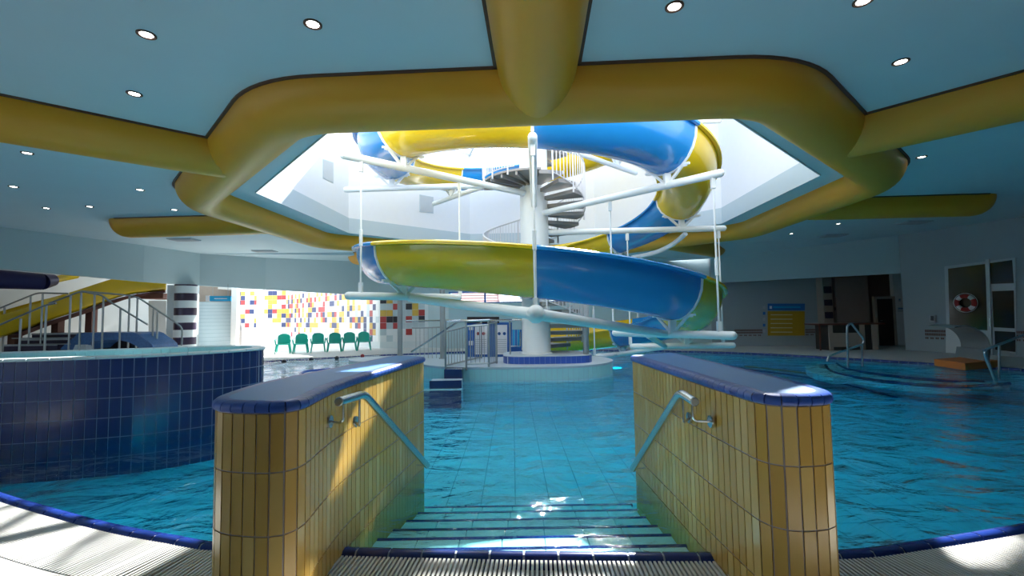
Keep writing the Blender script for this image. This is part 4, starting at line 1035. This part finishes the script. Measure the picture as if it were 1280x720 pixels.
# counter, striped panels and dark door in the niche
t = thing('reception_counter', 'beige reception counter with brown top in the right niche', 'counter', tuple(G(1063, 437.5)))
Yc = G(1063, 437.5).y
a, c = PY(1036, 437, Yc), PY(1096, 437, Yc); zt_ = PY(1065, 404, Yc).z
MB().box(a.x, c.x, Yc, Yc + .7, 0, zt_ - .06).build('counter_front', 'dark_door', t)
for x0, x1 in ((1036, 1041), (1075, 1081), (1090, 1097)): MB().box(PY(x0, 430, Yc).x, PY(x1, 430, Yc).x, Yc - .04, Yc, 0, zt_ - .06).build('pilaster', 'counter_beige', t)
MB().box(PY(1041, 430, Yc).x, PY(1075, 430, Yc).x, Yc - .02, Yc, .12, zt_ - .35).build('front_panel', 'counter_beige', t)
MB().box(a.x - .35, c.x + .3, Yc - .08, Yc + .8, zt_ - .06, zt_).build('counter_top', 'brown_wood', t)
MB().box(a.x - .33, a.x - .29, Yc - .04, Yc, 0, zt_ - .06).build('leg', 'brown_wood', t)
t = thing('checker_column', 'white pier with stacked dark squares beside the counter', 'column', tuple(G(1036, 432)))
Yk = 18.7; a, c = PY(1030.5, 400, Yk), PY(1042, 400, Yk)
MB().box(a.x, c.x, Yk, Yk + .4, 0, 4.0).build('shaft', 'counter_beige', t)
for y0, y1 in ((358, 366.5), (374.5, 382), (390, 398)):
    MB().box(a.x + .03, c.x - .02, Yk - .015, Yk, PY(1036, y1, Yk).z, PY(1036, y0, Yk).z).build('dark_square', 'band_purple', t)
for x, y in ((1047.5, 363), (1043.5, 370), (1046, 378), (1044, 386), (1048, 388), (1049, 396)):
    MB().box(PY(x - .8, y, 18.95).x, PY(x + .8, y, 18.95).x, 18.9, 18.95, PY(x, y + 2, 18.95).z, PY(x, y - 2, 18.95).z).build('small_dark_tile', 'band_purple', t)
d1 = bpy.data.objects.new('door_1', None); COL.objects.link(d1); tag(d1, kind='structure')
Yd = 18.6
a, c = PY(1099, 432, Yd), PY(1119, 433, Yd); z1 = PY(1109, 373.5, Yd).z
MB().box(a.x, c.x, Yd, Yd + .06, 0, z1).build('door_leaf', 'dark_door', d1)
MB().box(a.x - .10, a.x, Yd - .02, Yd + .1, 0, z1 + .1).build('door_jamb', 'counter_beige', d1); MB().box(c.x, c.x + .10, Yd - .02, Yd + .1, 0, z1 + .1).build('door_jamb', 'counter_beige', d1); MB().box(a.x, c.x, Yd - .02, Yd + .1, z1, z1 + .1).build('door_head', 'counter_beige', d1)
MB().box(a.x + .06, a.x + .18, Yd - .05, Yd, 1.0, 1.03).build('door_handle', 'steel', d1)
MB().box(c.x + .1, 16.6, Yd + .02, Yd + .2, 0, 4.0).build('wall_niche_side', 'wall_white', kind='structure')
MB().box(PY(1052, 400, Yd).x, a.x - .1, Yd + .25, Yd + .4, 0, 4.0).build('wall_niche_panel', 'niche_pink', kind='structure')
for x0, x1, y0, y1 in ((1122, 1131, 384, 390), (1123, 1126, 373, 377)):
    t = thing('notice', 'pale blue notice sheet on the niche wall right of the dark door, %s' % ('larger' if y0 == 384 else 'smaller and higher'), 'notice', tuple(PY(x0, y1, Yd)))
    plate(t, 'sheet', 'band_grey', x0, x1, y0, y1, Yd + .02, .01); plate(t, 'print', 'print_blue', x0 + .8, x1 - .8, y0 + 1.2, y0 + 2.2, Yd + .01, .004)
# stainless water curtain spout on orange base
t = thing('water_spout', 'curved stainless steel water curtain spout on an orange base', 'spout', tuple(G(1212, 460)))
q0 = G(1168, 457); q1 = G(1207, 463); q2 = G(1250, 459)
e1 = q2 - q1; e0 = q0 - q1
MB().hexa([q1, q2, q2 + e0, q0, *[v + Vector((0, 0, .17)) for v in (q1, q2, q2 + e0, q0)]]).build('orange_base', 'orange_base', t, label='orange base')
Ys = q1.y + .45
def S(x, y, dy=0): return PY(x, y, Ys + dy)
arc = catmull([tuple(S(x, y)) for x, y in ((1236, 452), (1238, 440), (1237, 430), (1231, 420), (1220, 412), (1206, 408), (1193, 410))], 16, False)
off = S(1163, 409, 1.1) - arc[-1]; off = Vector((off.x * .85, off.y, 0))
b = MB(); b.loft([[p, p + off, p + off + Vector((0, 0, .03)) + Vector((.02, 0, 0)), p + Vector((.02, 0, .03))] for p in arc]); b.build('curved_sheet', 'steel_dull', t, smooth=True)
MB().slab([arc[0], arc[3], arc[3] + off, arc[0] + off], (1, 0, 0), -.12, -.06).build('inner_plate', 'steel_dull', t)
# pool entry handrails on the right
def entry(lab, pts, foots, Y):
    t = thing('pool_handrail', lab, 'handrail', tuple(PY(*foots[0], Y)), 'steel entry rails at the right pool edge')
    MB().tube(fillet([PY(x, y, Y + d) for x, y, d in pts], .12, 4), .026, 10).build('rail', 'steel', t, smooth=True)
    for (x, y), (xt, yt) in zip(foots, tops_): MB().tube([PY(x, y, Y), PY(xt, yt, Y)], .024, 8).build('post', 'steel', t, smooth=True)
tops_ = [(1059, 407), (1078, 430)]
entry('angled steel entry rail in front of the reception niche', [(1034, 452, 0), (1036, 445, 0), (1079, 430, 0), (1080, 424, 0), (1064, 404, 0), (1059, 407, 0), (1059, 430, 0)], [(1060, 460), (1078, 458)], 11.6)
tops_ = [(1230, 437), (1249, 432)]
entry('steel entry rail beside the orange spout base at far right', [(1245, 477, 0), (1233, 450, 0), (1230, 438, 0), (1240, 434, 0), (1292, 414, 0)], [(1243, 475), (1249, 474)], 9.6)

# ================================================================== CEILING LAMPS AND VENTS
def downlight(x, y, lab, r_=.08, on=True):
    p = G(x, y, ZC)
    t = thing('downlight', lab, 'lamp', (p.x, p.y, ZC), 'round recessed ceiling downlights')
    c = Vector((p.x, p.y, ZC))
    MB().lathe(c, [(r_ * .68, .002), (r_ * .68, -.006), (r_ * .85, -.014), (r_, -.008), (r_, .002)], 20).build('trim_ring', 'seam_dark', t, smooth=True)
    MB().lathe(c, [(.001, -.004), (r_ * .67, -.004), (r_ * .67, .002)], 20).build('lens', 'lamp_glow' if on else 'board_white', t, smooth=True)
L = [(183, 43, 'downlight high left, second from the front duct branch'), (391, 30, 'downlight just left of the front duct branch'), (843, 8, 'downlight just right of the front duct branch'), (1079, 1, 'downlight cut by the top edge of the picture, right'),
     (1126, 77, 'downlight in the angle of front right duct branch'), (168, 117, 'downlight just above the front left duct branch'), (34, 191, 'leftmost downlight just below the front left duct branch'), (1152, 196, 'downlight between the two right duct branches'),
     (175, 237, 'downlight centred below the front left duct branch'), (218, 262, 'small downlight right above the left duct branch'), (112, 258, 'small downlight above the tip of left duct branch'), (17, 233, 'small downlight at far left edge of the ceiling'), (58, 260, 'faint small downlight left of the left duct branch tip'),
     (1048, 279.5, 'small downlight under the right duct branch, nearer'), (989, 292, 'small downlight under the right duct branch, farther back')]
for x, y, lab in L: downlight(x, y, lab)
for x, y, lab in ((230, 299, 'rectangular ceiling vent under the left duct branch, left one'), (331, 313.5, 'rectangular ceiling vent near the back left wall, farther right'), (1041, 294, 'rectangular ceiling vent at the right back, farther one'), (1142, 277.5, 'rectangular ceiling vent at the right, nearer one')):
    p = G(x, y, ZC); t = thing('ceiling_vent', lab, 'vent', (p.x, p.y, ZC), 'rectangular ceiling vents')
    MB().box(p.x - .4, p.x + .4, p.y - .25, p.y + .25, ZC - .03, ZC + .0).build('frame', 'band_grey', t)
    for k in range(5): MB().box(p.x - .36, p.x + .36, p.y - .2 + k * .085, p.y - .14 + k * .085, ZC - .045, ZC - .03).build('slat', 'vent_grey', t)
